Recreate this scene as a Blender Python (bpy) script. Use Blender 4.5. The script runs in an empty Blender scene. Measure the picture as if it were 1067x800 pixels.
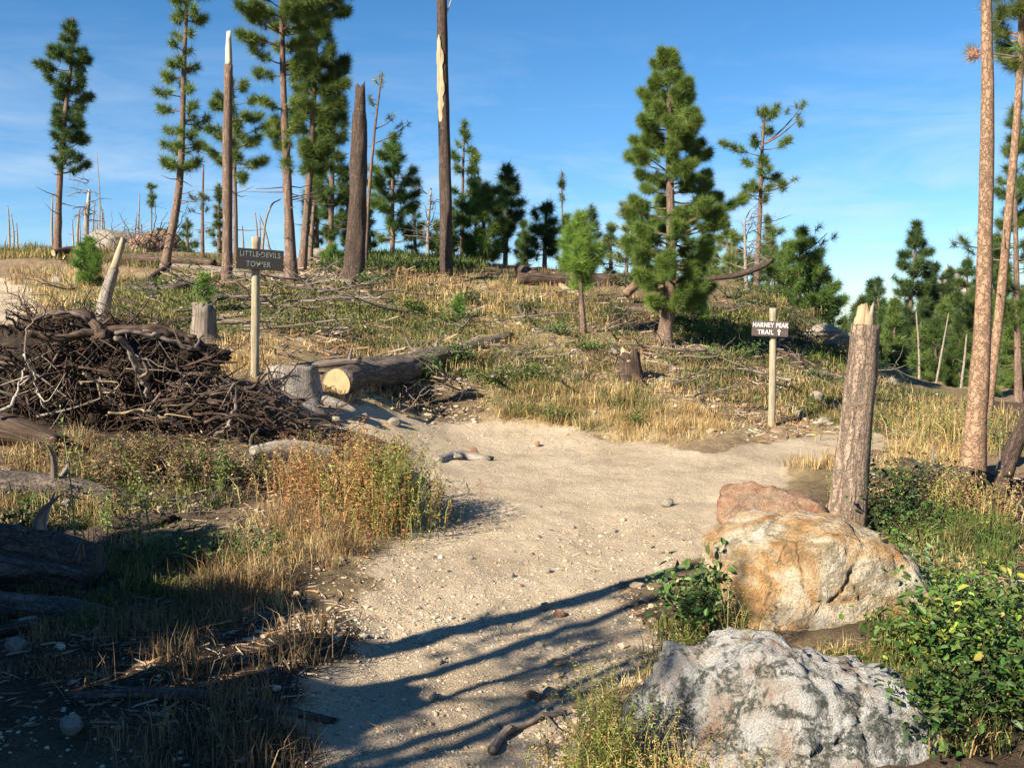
import bpy, bmesh, math, random
import numpy as np
from mathutils import Vector

# ---------------------------------------------------------------- camera, sky, sun
SC = bpy.context.scene
C = SC.collection
F = 1047.0; CW, CH = 533.5, 400.0
PITCH = math.radians(4.369)
CAM = np.array([0.0, 0.0, 1.6])
cd = bpy.data.cameras.new('camera'); cam = bpy.data.objects.new('camera', cd); C.objects.link(cam)
cam.location = CAM; cam.rotation_euler = (math.pi/2 - PITCH, 0, 0)
cd.sensor_width = 36; cd.lens = F/1067*36; cd.clip_start = 0.05; cd.clip_end = 9000
SC.camera = cam
SUN_AZ = math.radians(41)      # direction the shadows run, from +X towards +Y
SUN_EL = math.radians(31)
sd = bpy.data.lights.new('sun', 'SUN'); sun = bpy.data.objects.new('sun', sd); C.objects.link(sun)
sd.energy = 5.0; sd.angle = math.radians(0.55); sd.color = (1.0, 0.91, 0.75)
ldir = Vector((math.cos(SUN_AZ)*math.cos(SUN_EL), math.sin(SUN_AZ)*math.cos(SUN_EL), -math.sin(SUN_EL)))
sun.rotation_euler = ldir.to_track_quat('-Z', 'Y').to_euler(); sun.location = (-20, -20, 20)
W = bpy.data.worlds.new('World'); SC.world = W; W.use_nodes = True
wn = W.node_tree; wn.nodes.clear()
def N(t, ty, **kw):
    n = t.nodes.new(ty)
    for k, v in kw.items():
        if k.startswith('_'): setattr(n, k[1:], v)
        else: n.inputs[k.replace('__', ' ')].default_value = v
    return n
sky = N(wn, 'ShaderNodeTexSky'); sky.sky_type = 'NISHITA'; sky.sun_disc = False
sky.sun_elevation = SUN_EL
to_sun = -ldir
sky.sun_rotation = math.atan2(to_sun.x, to_sun.y)
sky.altitude = 1900; sky.air_density = 1.0; sky.dust_density = 0.0; sky.ozone_density = 3.0
bg = N(wn, 'ShaderNodeBackground'); bg.inputs['Strength'].default_value = 0.056
out = N(wn, 'ShaderNodeOutputWorld')
tc = N(wn, 'ShaderNodeTexCoord')
mp = N(wn, 'ShaderNodeMapping'); mp.inputs['Scale'].default_value = (1.6, 1.0, 9.0); mp.inputs['Rotation'].default_value = (0.0, 0.10, 0.4)
nz = N(wn, 'ShaderNodeTexNoise'); nz.inputs['Scale'].default_value = 2.3; nz.inputs['Detail'].default_value = 7; nz.inputs['Roughness'].default_value = 0.62
nz.inputs['Distortion'].default_value = 0.5
rp = N(wn, 'ShaderNodeMapRange'); rp.inputs['From Min'].default_value = 0.44; rp.inputs['From Max'].default_value = 0.82; rp.inputs['To Max'].default_value = 0.60
sx = N(wn, 'ShaderNodeSeparateXYZ')
el = N(wn, 'ShaderNodeMapRange'); el.inputs['From Min'].default_value = 0.30; el.inputs['From Max'].default_value = 0.10; el.interpolation_type = 'SMOOTHSTEP'
mm = N(wn, 'ShaderNodeMath', _operation='MULTIPLY')
mx = N(wn, 'ShaderNodeMix', _data_type='RGBA'); mx.inputs[7].default_value = (6.0, 6.8, 7.5, 1)
L = wn.links.new
L(tc.outputs['Generated'], mp.inputs[0]); L(mp.outputs[0], nz.inputs['Vector']); L(nz.outputs['Fac'], rp.inputs['Value'])
L(tc.outputs['Generated'], sx.inputs[0]); L(sx.outputs['Z'], el.inputs['Value'])
L(rp.outputs[0], mm.inputs[0]); L(el.outputs[0], mm.inputs[1]); L(mm.outputs[0], mx.inputs[0])
hs = N(wn, 'ShaderNodeHueSaturation'); hs.inputs['Saturation'].default_value = 1.26
zr = N(wn, 'ShaderNodeMapRange'); zr.inputs['From Min'].default_value = 0.0; zr.inputs['From Max'].default_value = 0.22; zr.interpolation_type = 'SMOOTHSTEP'
tn = N(wn, 'ShaderNodeMix', _data_type='RGBA'); tn.inputs[6].default_value = (.74, .90, 1.05, 1); tn.inputs[7].default_value = (1.12, 1.12, 1.10, 1)
ml = N(wn, 'ShaderNodeMix', _data_type='RGBA', _blend_type='MULTIPLY'); ml.inputs[0].default_value = 1.0
L(sx.outputs['Z'], zr.inputs['Value']); L(zr.outputs[0], tn.inputs[0]); L(tn.outputs[2], ml.inputs[7])
L(sky.outputs[0], hs.inputs['Color']); L(hs.outputs[0], ml.inputs[6]); L(ml.outputs[2], mx.inputs[6]); L(mx.outputs[2], bg.inputs['Color']); L(bg.outputs[0], out.inputs['Surface'])
SC.view_settings.view_transform = 'Standard'; SC.view_settings.look = 'None'
SC.view_settings.exposure = 1.34; SC.view_settings.gamma = 1.0
SC.render.engine = 'CYCLES'

rng = np.random.default_rng(7)
random.seed(7)

# ---------------------------------------------------------------- numeric helpers
def pix(px, py, Y):
    px = np.asarray(px, float); py = np.asarray(py, float); Y = np.asarray(Y, float)
    u = (px-CW)/F; v = -(py-CH)/F
    dy = math.cos(PITCH) + v*math.sin(PITCH); dz = -math.sin(PITCH) + v*math.cos(PITCH)
    t = Y/dy
    return np.stack([u*t, Y+0*t, CAM[2]+dz*t], -1)
def hash3(i, j, k, s):
    n = (i*73856093) ^ (j*19349663) ^ (k*83492791) ^ (s*2654435)
    n = n & 0xffffffff
    n = ((n ^ (n >> 15))*2246822519) & 0xffffffff
    n = ((n ^ (n >> 13))*3266489917) & 0xffffffff
    n = n ^ (n >> 16)
    return (n & 0xffffff)/float(0xffffff)*2-1
def vn(p, s=0):
    p = np.asarray(p, float); i = np.floor(p).astype(np.int64); f = p-i
    u = f*f*(3-2*f); r = 0
    for a in (0, 1):
        wa = u[..., 0] if a else 1-u[..., 0]
        for b in (0, 1):
            wb = u[..., 1] if b else 1-u[..., 1]
            for c in (0, 1):
                wc = u[..., 2] if c else 1-u[..., 2]
                r = r + wa*wb*wc*hash3(i[..., 0]+a, i[..., 1]+b, i[..., 2]+c, s)
    return r
def fbm(p, o=4, s=0, g=0.5):
    p = np.asarray(p, float); r = 0; a = 1.0; q = p.copy()
    for k in range(o):
        r = r + a*vn(q, s+k); a *= g; q = q*2.03+11.7
    return r
def ridged(p, o=4, s=0):
    r = 0; a = 1.0; q = np.asarray(p, float).copy()
    for k in range(o):
        r = r + a*(1-2*np.abs(vn(q, s+k))); a *= .5; q = q*2.1+5.3
    return r

# ---------------------------------------------------------------- terrain
CP = [ # px, py, Y
 (100,800,3.45),(300,800,3.5),(533,800,3.49),(760,800,3.49),(1000,800,3.5),
 (0,600,5.75),(150,640,5.2),(300,640,5.25),(450,640,5.23),(600,640,5.23),(760,640,5.2),(1060,640,5.2),
 (0,520,7.3),(60,500,8.0),(200,520,7.7),(330,520,8.1),(450,520,8.4),(600,520,8.37),(750,510,8.8),(900,540,7.6),(1060,540,7.5),
 (0,450,9.3),(100,440,10.0),(250,450,9.9),(330,470,9.4),(400,455,10.9),
 (265,392,11.6),(330,420,11.4),(350,402,11.9),(450,440,12.5),(560,448,12.6),(700,470,11.1),(804,440,13.9),(870,452,12.8),(950,432,14.8),
 (1015,490,9.7),(1050,430,14.8),(1120,430,14.8),
 (100,338,14.5),(210,350,13.9),(20,345,13.7),(0,292,24),(150,310,18.5),(-80,340,14),(-120,300,22),
 (60,276,30),(172,285,24),(237,293,20),(303,297,19.5),(368,294,19.3),(466,289,21),
 (350,345,15),(500,400,13.9),(450,345,16),(530,350,16),(600,350,16.5),(500,300,20),(500,277,25),
 (300,272,27),(400,268,26.5),(0,263,42),(100,263,37),(180,264,32),(-150,265,42),
 (600,400,14.2),(650,395,14.6),(692,360,16.5),(692,320,20),(692,288,25),(600,286,25),
 (804,400,15.6),(804,360,18.0),(804,322,21.5),(804,303,24.5),(870,385,18),(870,352,22.5),
 (920,400,18),(950,410,19),(950,402,26),(1040,420,17),(1040,408,26),(1150,410,25)]
cpw = np.array([pix(a, b, c) for a, b, c in CP])
extra = [(-9,3,.35),(-7,0,.15),(-4,-3,0),(0,-6,0),(4,-3,-.05),(7,0,-.1),(9,5,-.05),(0,1,0),(2,1,0),(-2,1,0),(-14,8,1.0),(-18,16,2.0),(14,10,-.2),(20,20,-.6),
 (0,-25,-1),(-25,-10,0.5),(25,-10,-1.5),(-40,20,3.2),(-35,45,3.4),(-15,50,2.6),(0,45,1.6),(0,33,2.3),(7,32,1.5),(10,40,-.8),(18,40,-2.2),(30,45,-3),(35,20,-2),
 (-22,60,1.5),(0,70,-1.5),(30,75,-5),(-60,60,1),(50,0,-4),(-50,-40,-1),(40,-40,-4)]
cpw = np.vstack([cpw, np.array(extra, float)])
def _tps(r2): return 0.5*r2*np.log(np.maximum(r2, 1e-9))
_P = cpw[:, :2]; _n = len(_P)
_K = _tps(((_P[:, None]-_P[None])**2).sum(-1)) + np.eye(_n)*0.06
_Q = np.hstack([np.ones((_n, 1)), _P])
_A = np.block([[_K, _Q], [_Q.T, np.zeros((3, 3))]])
_w = np.linalg.solve(_A, np.concatenate([cpw[:, 2], np.zeros(3)]))
def Hm(x, y):
    x = np.asarray(x, float); y = np.asarray(y, float); sh = x.shape
    X = np.stack([x.ravel(), y.ravel()], -1); res = np.empty(len(X))
    for i in range(0, len(X), 40000):
        q = X[i:i+40000]
        r = _tps(((q[:, None]-_P[None])**2).sum(-1))@_w[:_n] + _w[_n] + q@_w[_n+1:]
        d = np.hypot(q[:, 0], q[:, 1])
        f = np.clip((d-50)/40, 0, 1); f = f*f*(3-2*f)
        far = -3 - (np.clip(d, 50, 3000)-50)*0.022 + 5*fbm(np.stack([q[:, 0]/90, q[:, 1]/90, 0*d], -1), 3, 3)
        res[i:i+40000] = r*(1-f)+far*f
    return res.reshape(sh)
def castm(px, py):
    px = np.atleast_1d(np.asarray(px, float)); py = np.atleast_1d(np.asarray(py, float))
    Ys = np.geomspace(1.6, 60, 130)
    P = pix(px[:, None], py[:, None], Ys[None])
    d = P[..., 2]-Hm(P[..., 0], P[..., 1])
    hit = d < 0
    k = np.where(hit.any(1), hit.argmax(1), len(Ys)-1); k = np.maximum(k, 1)
    i = np.arange(len(px)); a = d[i, k-1]; b = d[i, k]
    t = np.clip(a/np.where(abs(a-b) < 1e-9, 1, a-b), 0, 1)
    Y = Ys[k-1]+(Ys[k]-Ys[k-1])*t
    return pix(px, py, Y), hit.any(1)
pathpx = [(330,800),(345,700),(365,640),(385,590),(425,560),(438,500),(425,470),(370,448),(318,436),(298,420),(325,410),(350,414),(410,430),(480,434),(540,440),(610,448),(680,461),(740,469),(800,459),(870,450),(940,444),(1010,442),(1010,452),(940,462),(880,470),(832,486),(790,510),(752,532),(735,565),(690,590),(668,620),(690,660),(645,700),(600,730),(590,800)]
PATH1 = np.vstack([castm([p[0] for p in pathpx], [p[1] for p in pathpx])[0][:, :2], [[.25, 2.5], [.3, 0], [.2, -8], [-1.4, -8], [-1.0, 0], [-.75, 2.5]]])
PATH2 = castm([-40,10,38,50,42,20,-40], [288,290,300,318,335,352,362])[0][:, :2]
def sdpoly(x, y, P):
    d = np.full(x.shape, 1e9); ins = np.zeros(x.shape, bool)
    for i in range(len(P)):
        a = P[i]; b = P[(i+1) % len(P)]; e = b-a
        wx = x-a[0]; wy = y-a[1]; t = np.clip((wx*e[0]+wy*e[1])/(e@e+1e-12), 0, 1)
        d = np.minimum(d, np.hypot(wx-e[0]*t, wy-e[1]*t))
        c = ((a[1] > y) != (b[1] > y)) & (x < (b[0]-a[0])*(y-a[1])/(b[1]-a[1]+1e-12)+a[0])
        ins ^= c
    return np.where(ins, d, -d)
def pmask(x, y):
    x = np.asarray(x, float); y = np.asarray(y, float)
    n = fbm(np.stack([x*1.7, y*1.7, 0*x], -1), 4, 21)*0.16
    s = np.maximum(sdpoly(x, y, PATH1), sdpoly(x, y, PATH2)-0.15)+n
    return np.clip(s/0.28+0.5, 0, 1)
def H(x, y):
    x = np.asarray(x, float); y = np.asarray(y, float); z = Hm(x, y); m = pmask(x, y)
    p = np.stack([x, y, 0*x], -1)
    d = np.hypot(x, y); near = np.clip(2-d/35, 0, 1)
    rough = 0.07*fbm(p*0.9, 3, 31)+0.028*fbm(p*4.5, 3, 35)
    pth = 0.020*fbm(p*1.3, 3, 41)+0.010*fbm(p*4.2, 3, 47)+0.007*fbm(p*10, 2, 45)-0.035
    return z + near*(rough*(1-m)+pth*m)
def G(px, py):
    P, ok = castm(px, py)
    P[:, 2] = H(P[:, 0], P[:, 1])
    return P
def g1(px, py): return G(px, py)[0]
def at(px, Y, dz=0.0):
    X = (px-CW)/F*Y*1.0; return np.array([X, Y, float(H(np.array([X]), np.array([Y]))[0])+dz])

# ---------------------------------------------------------------- mesh builder
def setprops(o, label=None, cat=None, group=None, kind=None):
    if label: o['label'] = label
    if cat: o['category'] = cat
    if group: o['group'] = group
    if kind: o['kind'] = kind
    return o
def empty(name, loc, label, cat, group=None):
    o = bpy.data.objects.new(name, None); C.objects.link(o); o.location = tuple(float(v) for v in loc); o.empty_display_size = .1
    return setprops(o, label, cat, group)
class MB:
    def __init__(s): s.v = []; s.f = []; s.c = []; s.u = []; s.n = 0
    def add(s, v, faces, col=(1, 1, 1), uvw=None):
        v = np.asarray(v, float).reshape(-1, 3)
        if not isinstance(faces, list): faces = [faces]
        for f in faces:
            f = np.asarray(f, int)
            if len(f): s.f.append(f+s.n)
        s.v.append(v); col = np.asarray(col, float)
        s.c.append(np.broadcast_to(col, (len(v), 3)) if col.ndim == 1 else col)
        s.u.append(v if uvw is None else uvw); s.n += len(v)
        return s
    def build(s, name, mat, parent=None, origin=None, smooth=True, **props):
        V = np.vstack(s.v)
        if origin is None:
            if parent is None: origin = V.mean(0)
            else:
                top_ = parent
                while top_.parent: top_ = top_.parent
                origin = np.array(top_.location)
        o_world = np.asarray(origin, float)
        V = V-o_world
        me = bpy.data.meshes.new(name)
        me.vertices.add(len(V)); me.vertices.foreach_set('co', V.ravel().astype(np.float32))
        tot = sum(f.size for f in s.f); nf = sum(len(f) for f in s.f)
        me.loops.add(tot); me.polygons.add(nf)
        me.loops.foreach_set('vertex_index', np.concatenate([f.ravel() for f in s.f]).astype(np.int32))
        lt = np.concatenate([np.full(len(f), f.shape[1]) for f in s.f])
        me.polygons.foreach_set('loop_start', np.concatenate([[0], np.cumsum(lt)[:-1]]).astype(np.int32))
        me.polygons.foreach_set('loop_total', lt.astype(np.int32))
        me.polygons.foreach_set('use_smooth', np.full(nf, smooth))
        a = me.attributes.new('col', 'FLOAT_COLOR', 'POINT')
        a.data.foreach_set('color', np.hstack([np.vstack(s.c), np.ones((len(V), 1))]).ravel().astype(np.float32))
        b = me.attributes.new('uvw', 'FLOAT_VECTOR', 'POINT')
        b.data.foreach_set('vector', np.vstack(s.u).ravel().astype(np.float32))
        me.update(calc_edges=True); me.validate()
        me.materials.append(mat)
        o = bpy.data.objects.new(name, me); C.objects.link(o)
        if parent is not None: o.parent = parent
        else: o.location = tuple(o_world)
        return setprops(o, **props)

def tube(mb, pts, rad, n=10, col=(1, 1, 1), amp=0.0, nf=(6, 6, 1.2), seed=0, cap=True, jag=0.0, sub=0, flat=1.0, wig=0.0):
    pts = np.asarray(pts, float); rad = np.asarray(rad, float)
    if sub:
        d = np.concatenate([[0], np.cumsum(np.linalg.norm(np.diff(pts, axis=0), axis=1))])
        t = np.linspace(0, d[-1], sub)
        if len(pts) > 2:   # smooth through Catmull-Rom
            q = np.vstack([2*pts[0]-pts[1], pts, 2*pts[-1]-pts[-2]])
            k = np.clip(np.searchsorted(d, t, side='right')-1, 0, len(pts)-2)
            u = ((t-d[k])/np.maximum(d[k+1]-d[k], 1e-9))[:, None]
            p0, p1, p2, p3 = q[k], q[k+1], q[k+2], q[k+3]
            np_ = .5*((2*p1)+(-p0+p2)*u+(2*p0-5*p1+4*p2-p3)*u**2+(-p0+3*p1-3*p2+p3)*u**3)
        else: np_ = np.stack([np.interp(t, d, pts[:, i]) for i in range(3)], -1)
        rad = np.interp(t, d, rad); pts = np_
    if wig:
        tt_ = np.arange(len(pts))*.55; pts = pts+np.stack([vn(np.stack([tt_, 0*tt_+seed*1.7, 0*tt_+j*9.1], -1), 7)+.5*vn(np.stack([tt_*2.7, 0*tt_+seed*1.7, 0*tt_+j*9.1], -1), 9) for j in range(3)], -1)*wig
    m = len(pts); T = np.gradient(pts, axis=0); T /= np.linalg.norm(T, axis=1)[:, None]+1e-12
    a = np.array([0, 0, 1.]) if abs(T[0][2]) < .8 else np.array([1., 0, 0])
    A = np.zeros((m, 3)); B = np.zeros((m, 3))
    for i in range(m):
        a = a-T[i]*(a@T[i]); a = a/(np.linalg.norm(a)+1e-12); A[i] = a; B[i] = np.cross(T[i], a)
    th = np.arange(n)/n*2*np.pi
    s = np.concatenate([[0], np.cumsum(np.linalg.norm(np.diff(pts, axis=0), axis=1))])
    R = np.broadcast_to(rad[:, None], (m, n)).copy()
    q = np.stack([np.cos(th)[None]*rad.mean()+0*R, np.sin(th)[None]*rad.mean()+0*R, s[:, None]+0*R], -1)+seed*3.17
    if amp:
        R = R*(1+amp*fbm(q*np.array(nf), 3, 50))
    off = np.cos(th)[None, :, None]*A[:, None]*R[..., None]+np.sin(th)[None, :, None]*B[:, None]*R[..., None]*flat
    V = pts[:, None]+off
    if jag:
        V[-1] += T[-1][None]*(jag*(0.5+0.5*vn(np.stack([np.cos(th)*2.2, np.sin(th)*2.2, 0*th+seed], -1), 60)+0.25*rng.random(n)))[:, None]
    idx = np.arange(m*n).reshape(m, n)
    f = np.stack([idx[:-1], np.roll(idx[:-1], -1, 1), np.roll(idx[1:], -1, 1), idx[1:]], -1).reshape(-1, 4)
    V = V.reshape(-1, 3); fs = [f]
    q = q.reshape(-1, 3)
    if cap:
        V = np.vstack([V, pts[0], pts[-1]]); q = np.vstack([q, q[0], q[-1]])
        k = m*n; r = np.arange(n)
        fs.append(np.stack([np.full(n, k), np.roll(r, -1), r], -1))
        r2 = r+(m-1)*n; fs.append(np.stack([np.full(n, k+1), r2, np.roll(r2, -1)], -1))
    c = np.asarray(col, float)
    mb.add(V, fs, c, q)
    return pts, rad

def needles(mb, cen, dirs, n, Ln, w, col, sp=0.10, var=0.25, spread=1.0, seed=None):
    T = len(cen); cen = np.asarray(cen); dirs = np.asarray(dirs)
    dirs = dirs/(np.linalg.norm(dirs, axis=1)[:, None]+1e-9)
    r = rng.normal(size=(T, n, 3)); r /= np.linalg.norm(r, axis=2)[..., None]
    nd = dirs[:, None]*rng.uniform(.2, 1.0, (T, n, 1))+r*spread; nd /= np.linalg.norm(nd, axis=2)[..., None]
    b = cen[:, None]-dirs[:, None]*(sp*rng.random((T, n, 1)))
    tip = b+nd*(Ln*rng.uniform(.65, 1.1, (T, n, 1)))
    s = np.cross(nd, rng.normal(size=(T, n, 3))); s /= np.linalg.norm(s, axis=2)[..., None]
    V = np.stack([b+s*w/2, b-s*w/2, tip], 2).reshape(-1, 3)
    tv = 1+var*rng.normal(size=(T, 1, 1))*.8; hv = rng.random((T, 1, 1))
    c = np.asarray(col)[None, None]*np.clip(tv, .45, 1.7)*(1+.15*rng.normal(size=(T, n, 1)))*np.concatenate([1+.5*hv, 1+.1*hv, 1-.2*hv], -1)
    c = np.clip(np.repeat(c.reshape(-1, 1, 3), 3, 1).reshape(-1, 3), 0.003, .9)
    mb.add(V, np.arange(len(V)).reshape(-1, 3), c)

def leaves(mb, cen, size, col, up=0.6, var=.25, asp=.6):
    n = len(cen); cen = np.asarray(cen)
    a = rng.normal(size=(n, 3)); a[:, 2] *= (1-up); a /= np.linalg.norm(a, axis=1)[:, None]
    nr = rng.normal(size=(n, 3))*(1-up)+np.array([0, 0, up]); b = np.cross(nr, a); b /= np.linalg.norm(b, axis=1)[:, None]+1e-9
    nn = np.cross(a, b)
    s = size*rng.uniform(.4, 1.35, (n, 1)) if np.isscalar(size) else np.asarray(size)[:, None]
    w = s*asp*.5
    V = np.stack([cen, cen+a*s*.28+b*w*.85+nn*s*.10, cen+a*s*.66+b*w*.80+nn*s*.08, cen+a*s-nn*s*.10, cen+a*s*.66-b*w*.80+nn*s*.08, cen+a*s*.28-b*w*.85+nn*s*.10], 1).reshape(-1, 3)
    c = np.asarray(col) if np.ndim(col) == 2 else np.asarray(col)[None]*np.ones((n, 1))
    c = c*np.clip(1+var*rng.normal(size=(n, 1)), .4, 1.9)*np.clip(1+.12*rng.normal(size=(n, 3)), .6, 1.4)
    i = np.arange(n)[:, None]*6
    mb.add(V, np.vstack([i+np.array([0, 1, 2, 3]), i+np.array([0, 3, 4, 5])]), np.repeat(np.clip(c, .004, .9), 6, 0))

def blades(mb, base, h, w, lean, col, var=.2, az=None):
    """base (n,3), h (n,), curved grass blades"""
    n = len(base); base = np.asarray(base); h = np.asarray(h)[:, None]*np.ones((n, 1))
    az = rng.uniform(0, 2*np.pi, n) if az is None else az
    d = np.stack([np.cos(az), np.sin(az), 0*az], -1); l = (lean*rng.random(n))[:, None] if np.isscalar(lean) else np.asarray(lean)[:, None]
    wa = rng.uniform(0, 2*np.pi, n); s = np.stack([np.cos(wa), np.sin(wa), 0*wa], -1)*(w*(.6+.8*rng.random(n)))[:, None]/2
    up = np.array([0, 0, 1.])
    m1 = base+up*h*.5+d*h*l*.22; t = base+up*h*(1-.35*l)+d*h*l*.8
    V = np.stack([base+s, base-s, m1+s*.8, m1-s*.8, t], 1).reshape(-1, 3)
    c = np.asarray(col) if np.ndim(col) == 2 else np.asarray(col)[None]*np.ones((n, 1))
    c = np.clip(c*np.clip(1+var*rng.normal(size=(n, 1)), .4, 1.7), .004, .9)
    i = np.arange(n)[:, None]*5
    mb.add(V, np.vstack([i+np.array([0, 1, 3]), i+np.array([0, 3, 2]), i+np.array([2, 3, 4])]), np.repeat(c, 5, 0))

# ---------------------------------------------------------------- materials
def mat(name): 
    m = bpy.data.materials.new(name); m.use_nodes = True; t = m.node_tree
    return m, t, t.nodes['Principled BSDF']
def ramp(t, src, stops):
    r = t.nodes.new('ShaderNodeValToRGB'); e = r.color_ramp.elements
    while len(e) < len(stops): e.new(0.5)
    for k, (p, c) in enumerate(stops): e[k].position = p; e[k].color = (*c, 1)
    t.links.new(src, r.inputs[0]); return r.outputs[0]
def attr(t, name):
    a = t.nodes.new('ShaderNodeAttribute'); a.attribute_name = name; return a
def mapv(t, src, scale):
    m = t.nodes.new('ShaderNodeMapping'); m.inputs['Scale'].default_value = scale; t.links.new(src, m.inputs[0]); return m.outputs[0]
def noise(t, v, s, d=6, r=.6, dist=0):
    n = t.nodes.new('ShaderNodeTexNoise'); n.inputs['Scale'].default_value = s; n.inputs['Detail'].default_value = d; n.inputs['Roughness'].default_value = r; n.inputs['Distortion'].default_value = dist
    t.links.new(v, n.inputs['Vector']); return n.outputs['Fac']
def vor(t, v, s, feat='F1', rnd=1):
    n = t.nodes.new('ShaderNodeTexVoronoi'); n.feature = feat; n.inputs['Scale'].default_value = s
    if 'Randomness' in n.inputs: n.inputs['Randomness'].default_value = rnd
    t.links.new(v, n.inputs['Vector']); return n
def math_(t, op, a, b=None, clamp=False):
    m = t.nodes.new('ShaderNodeMath'); m.operation = op; m.use_clamp = clamp
    for i, x in enumerate((a, b)):
        if x is None: continue
        if isinstance(x, (int, float)): m.inputs[i].default_value = x
        else: t.links.new(x, m.inputs[i])
    return m.outputs[0]
def mixc(t, f, a, b, mode='MIX'):
    m = t.nodes.new('ShaderNodeMix'); m.data_type = 'RGBA'; m.blend_type = mode
    for i, x in ((0, f), (6, a), (7, b)):
        if isinstance(x, (int, float)): m.inputs[i].default_value = x
        elif isinstance(x, tuple): m.inputs[i].default_value = (*x, 1) if len(x) == 3 else x
        else: t.links.new(x, m.inputs[i])
    return m.outputs[2]
def mrange(t, v, a, b, c=0, d=1):
    m = t.nodes.new('ShaderNodeMapRange'); t.links.new(v, m.inputs[0])
    for i, x in enumerate((a, b, c, d)): m.inputs[i+1].default_value = x
    return m.outputs[0]
def bump(t, b, h, dist, strength=1.0, prev=None):
    n = t.nodes.new('ShaderNodeBump'); n.inputs['Distance'].default_value = dist; n.inputs['Strength'].default_value = strength
    t.links.new(h, n.inputs['Height'])
    if prev: t.links.new(prev, n.inputs['Normal'])
    if b: t.links.new(n.outputs[0], b.inputs['Normal'])
    return n.outputs[0]
def objc(t): return t.nodes.new('ShaderNodeTexCoord').outputs['Object']

def bark(name, dark, mid, light, sc=14, dist=.02, stretch=.28, patch=None, furrow=True):
    m, t, b = mat(name); u = attr(t, 'uvw').outputs['Vector']
    dn = t.nodes.new('ShaderNodeTexNoise'); dn.inputs['Scale'].default_value = sc*1.3; dn.inputs['Detail'].default_value = 4; t.links.new(u, dn.inputs['Vector'])
    va = t.nodes.new('ShaderNodeVectorMath'); va.operation = 'MULTIPLY_ADD'; t.links.new(dn.outputs['Color'], va.inputs[0]); va.inputs[1].default_value = (2.2/sc,)*3; t.links.new(u, va.inputs[2])
    v = mapv(t, va.outputs[0], (1, 1, stretch)); n0 = noise(t, v, sc*.8, 4, .6, .6)
    vo = vor(t, v, sc, 'DISTANCE_TO_EDGE'); e = mrange(t, vo.outputs['Distance'], 0, .12)
    cell = vor(t, v, sc)
    if furrow:
        fn = noise(t, mapv(t, u, (1, 1, .16)), sc*1.5, 5, .62, .25); e = mrange(t, math_(t, 'ABSOLUTE', math_(t, 'SUBTRACT', fn, .5)), .0, .065)
        fb = noise(t, mapv(t, u, (1, 1, .8)), sc*2.2, 3, .6, .3); e = math_(t, 'MULTIPLY', e, mrange(t, math_(t, 'ABSOLUTE', math_(t, 'SUBTRACT', fb, .5)), .0, .03, .45, 1))
    n1 = noise(t, u, sc*5, 6, .7)
    c = ramp(t, n0, [(.25, dark), (.5, mid), (.75, light)])
    c = mixc(t, mrange(t, cell.outputs['Color'], 0, 1, 0, .45), c, light)
    c = mixc(t, math_(t, 'MULTIPLY', math_(t, 'SUBTRACT', 1.0, e), .75), c, dark)
    c = mixc(t, mrange(t, n1, .3, .75, 0, .7), c, tuple(min(1, x*1.5) for x in light))
    if patch: 
        n2 = noise(t, mapv(t, u, (1, 1, .35)), 1.6, 3, .5)
        c = mixc(t, mrange(t, n2, .56, .62), c, patch)
    t.links.new(c, b.inputs['Base Color']); b.inputs['Roughness'].default_value = .92; b.inputs['Specular IOR Level'].default_value = .15
    h = math_(t, 'ADD', math_(t, 'MULTIPLY', e, .7), math_(t, 'MULTIPLY', n1, .5))
    bump(t, b, h, dist); return m
def wood(name, dark, mid, light, sc=30, dist=.004):
    m, t, b = mat(name); u = attr(t, 'uvw').outputs['Vector']; v = mapv(t, u, (1, 1, .06))
    n0 = noise(t, v, sc, 5, .65, .3); n1 = noise(t, u, 5, 4, .6)
    c = ramp(t, n0, [(.3, dark), (.5, mid), (.72, light)])
    c = mixc(t, mrange(t, n1, .4, .75, 0, .5), c, dark)
    t.links.new(c, b.inputs['Base Color']); b.inputs['Roughness'].default_value = .85; b.inputs['Specular IOR Level'].default_value = .2
    bump(t, b, n0, dist); return m
def colmat(name, rough=.7, trans=.25, spec=.3, obj_noise=0):
    m, t, b = mat(name); a = attr(t, 'col').outputs['Color']
    t.links.new(a, b.inputs['Base Color']); b.inputs['Roughness'].default_value = rough; b.inputs['Specular IOR Level'].default_value = spec
    if trans:
        tr = t.nodes.new('ShaderNodeBsdfTranslucent'); t.links.new(a, tr.inputs[0])
        ms = t.nodes.new('ShaderNodeMixShader'); ms.inputs[0].default_value = trans
        o = [n for n in t.nodes if n.type == 'OUTPUT_MATERIAL'][0]
        t.links.new(b.outputs[0], ms.inputs[1]); t.links.new(tr.outputs[0], ms.inputs[2]); t.links.new(ms.outputs[0], o.inputs[0])
    return m
M = {}
M['pine_bark'] = bark('pine_bark', (.03, .02, .016), (.15, .095, .07), (.28, .19, .14), 12, .02)
M['orange_bark'] = bark('orange_bark', (.05, .025, .015), (.21, .125, .075), (.33, .215, .14), 24, .012, .4, furrow=False)
M['stump_bark'] = bark('stump_bark', (.022, .014, .010), (.16, .105, .075), (.33, .245, .18), 11, .022, .22)
M['dark_bark'] = bark('dark_bark', (.012, .009, .008), (.055, .038, .030), (.13, .09, .07), 11, .02, .25)
M['grey_bark'] = bark('grey_bark', (.05, .04, .035), (.20, .16, .13), (.36, .31, .26), 10, .012, .18)
M['grey_wood'] = wood('grey_wood', (.045, .034, .028), (.19, .15, .12), (.38, .32, .26), 45, .010)
M['pale_wood'] = wood('pale_wood', (.16, .11, .06), (.38, .29, .18), (.54, .44, .30), 26, .004)
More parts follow.
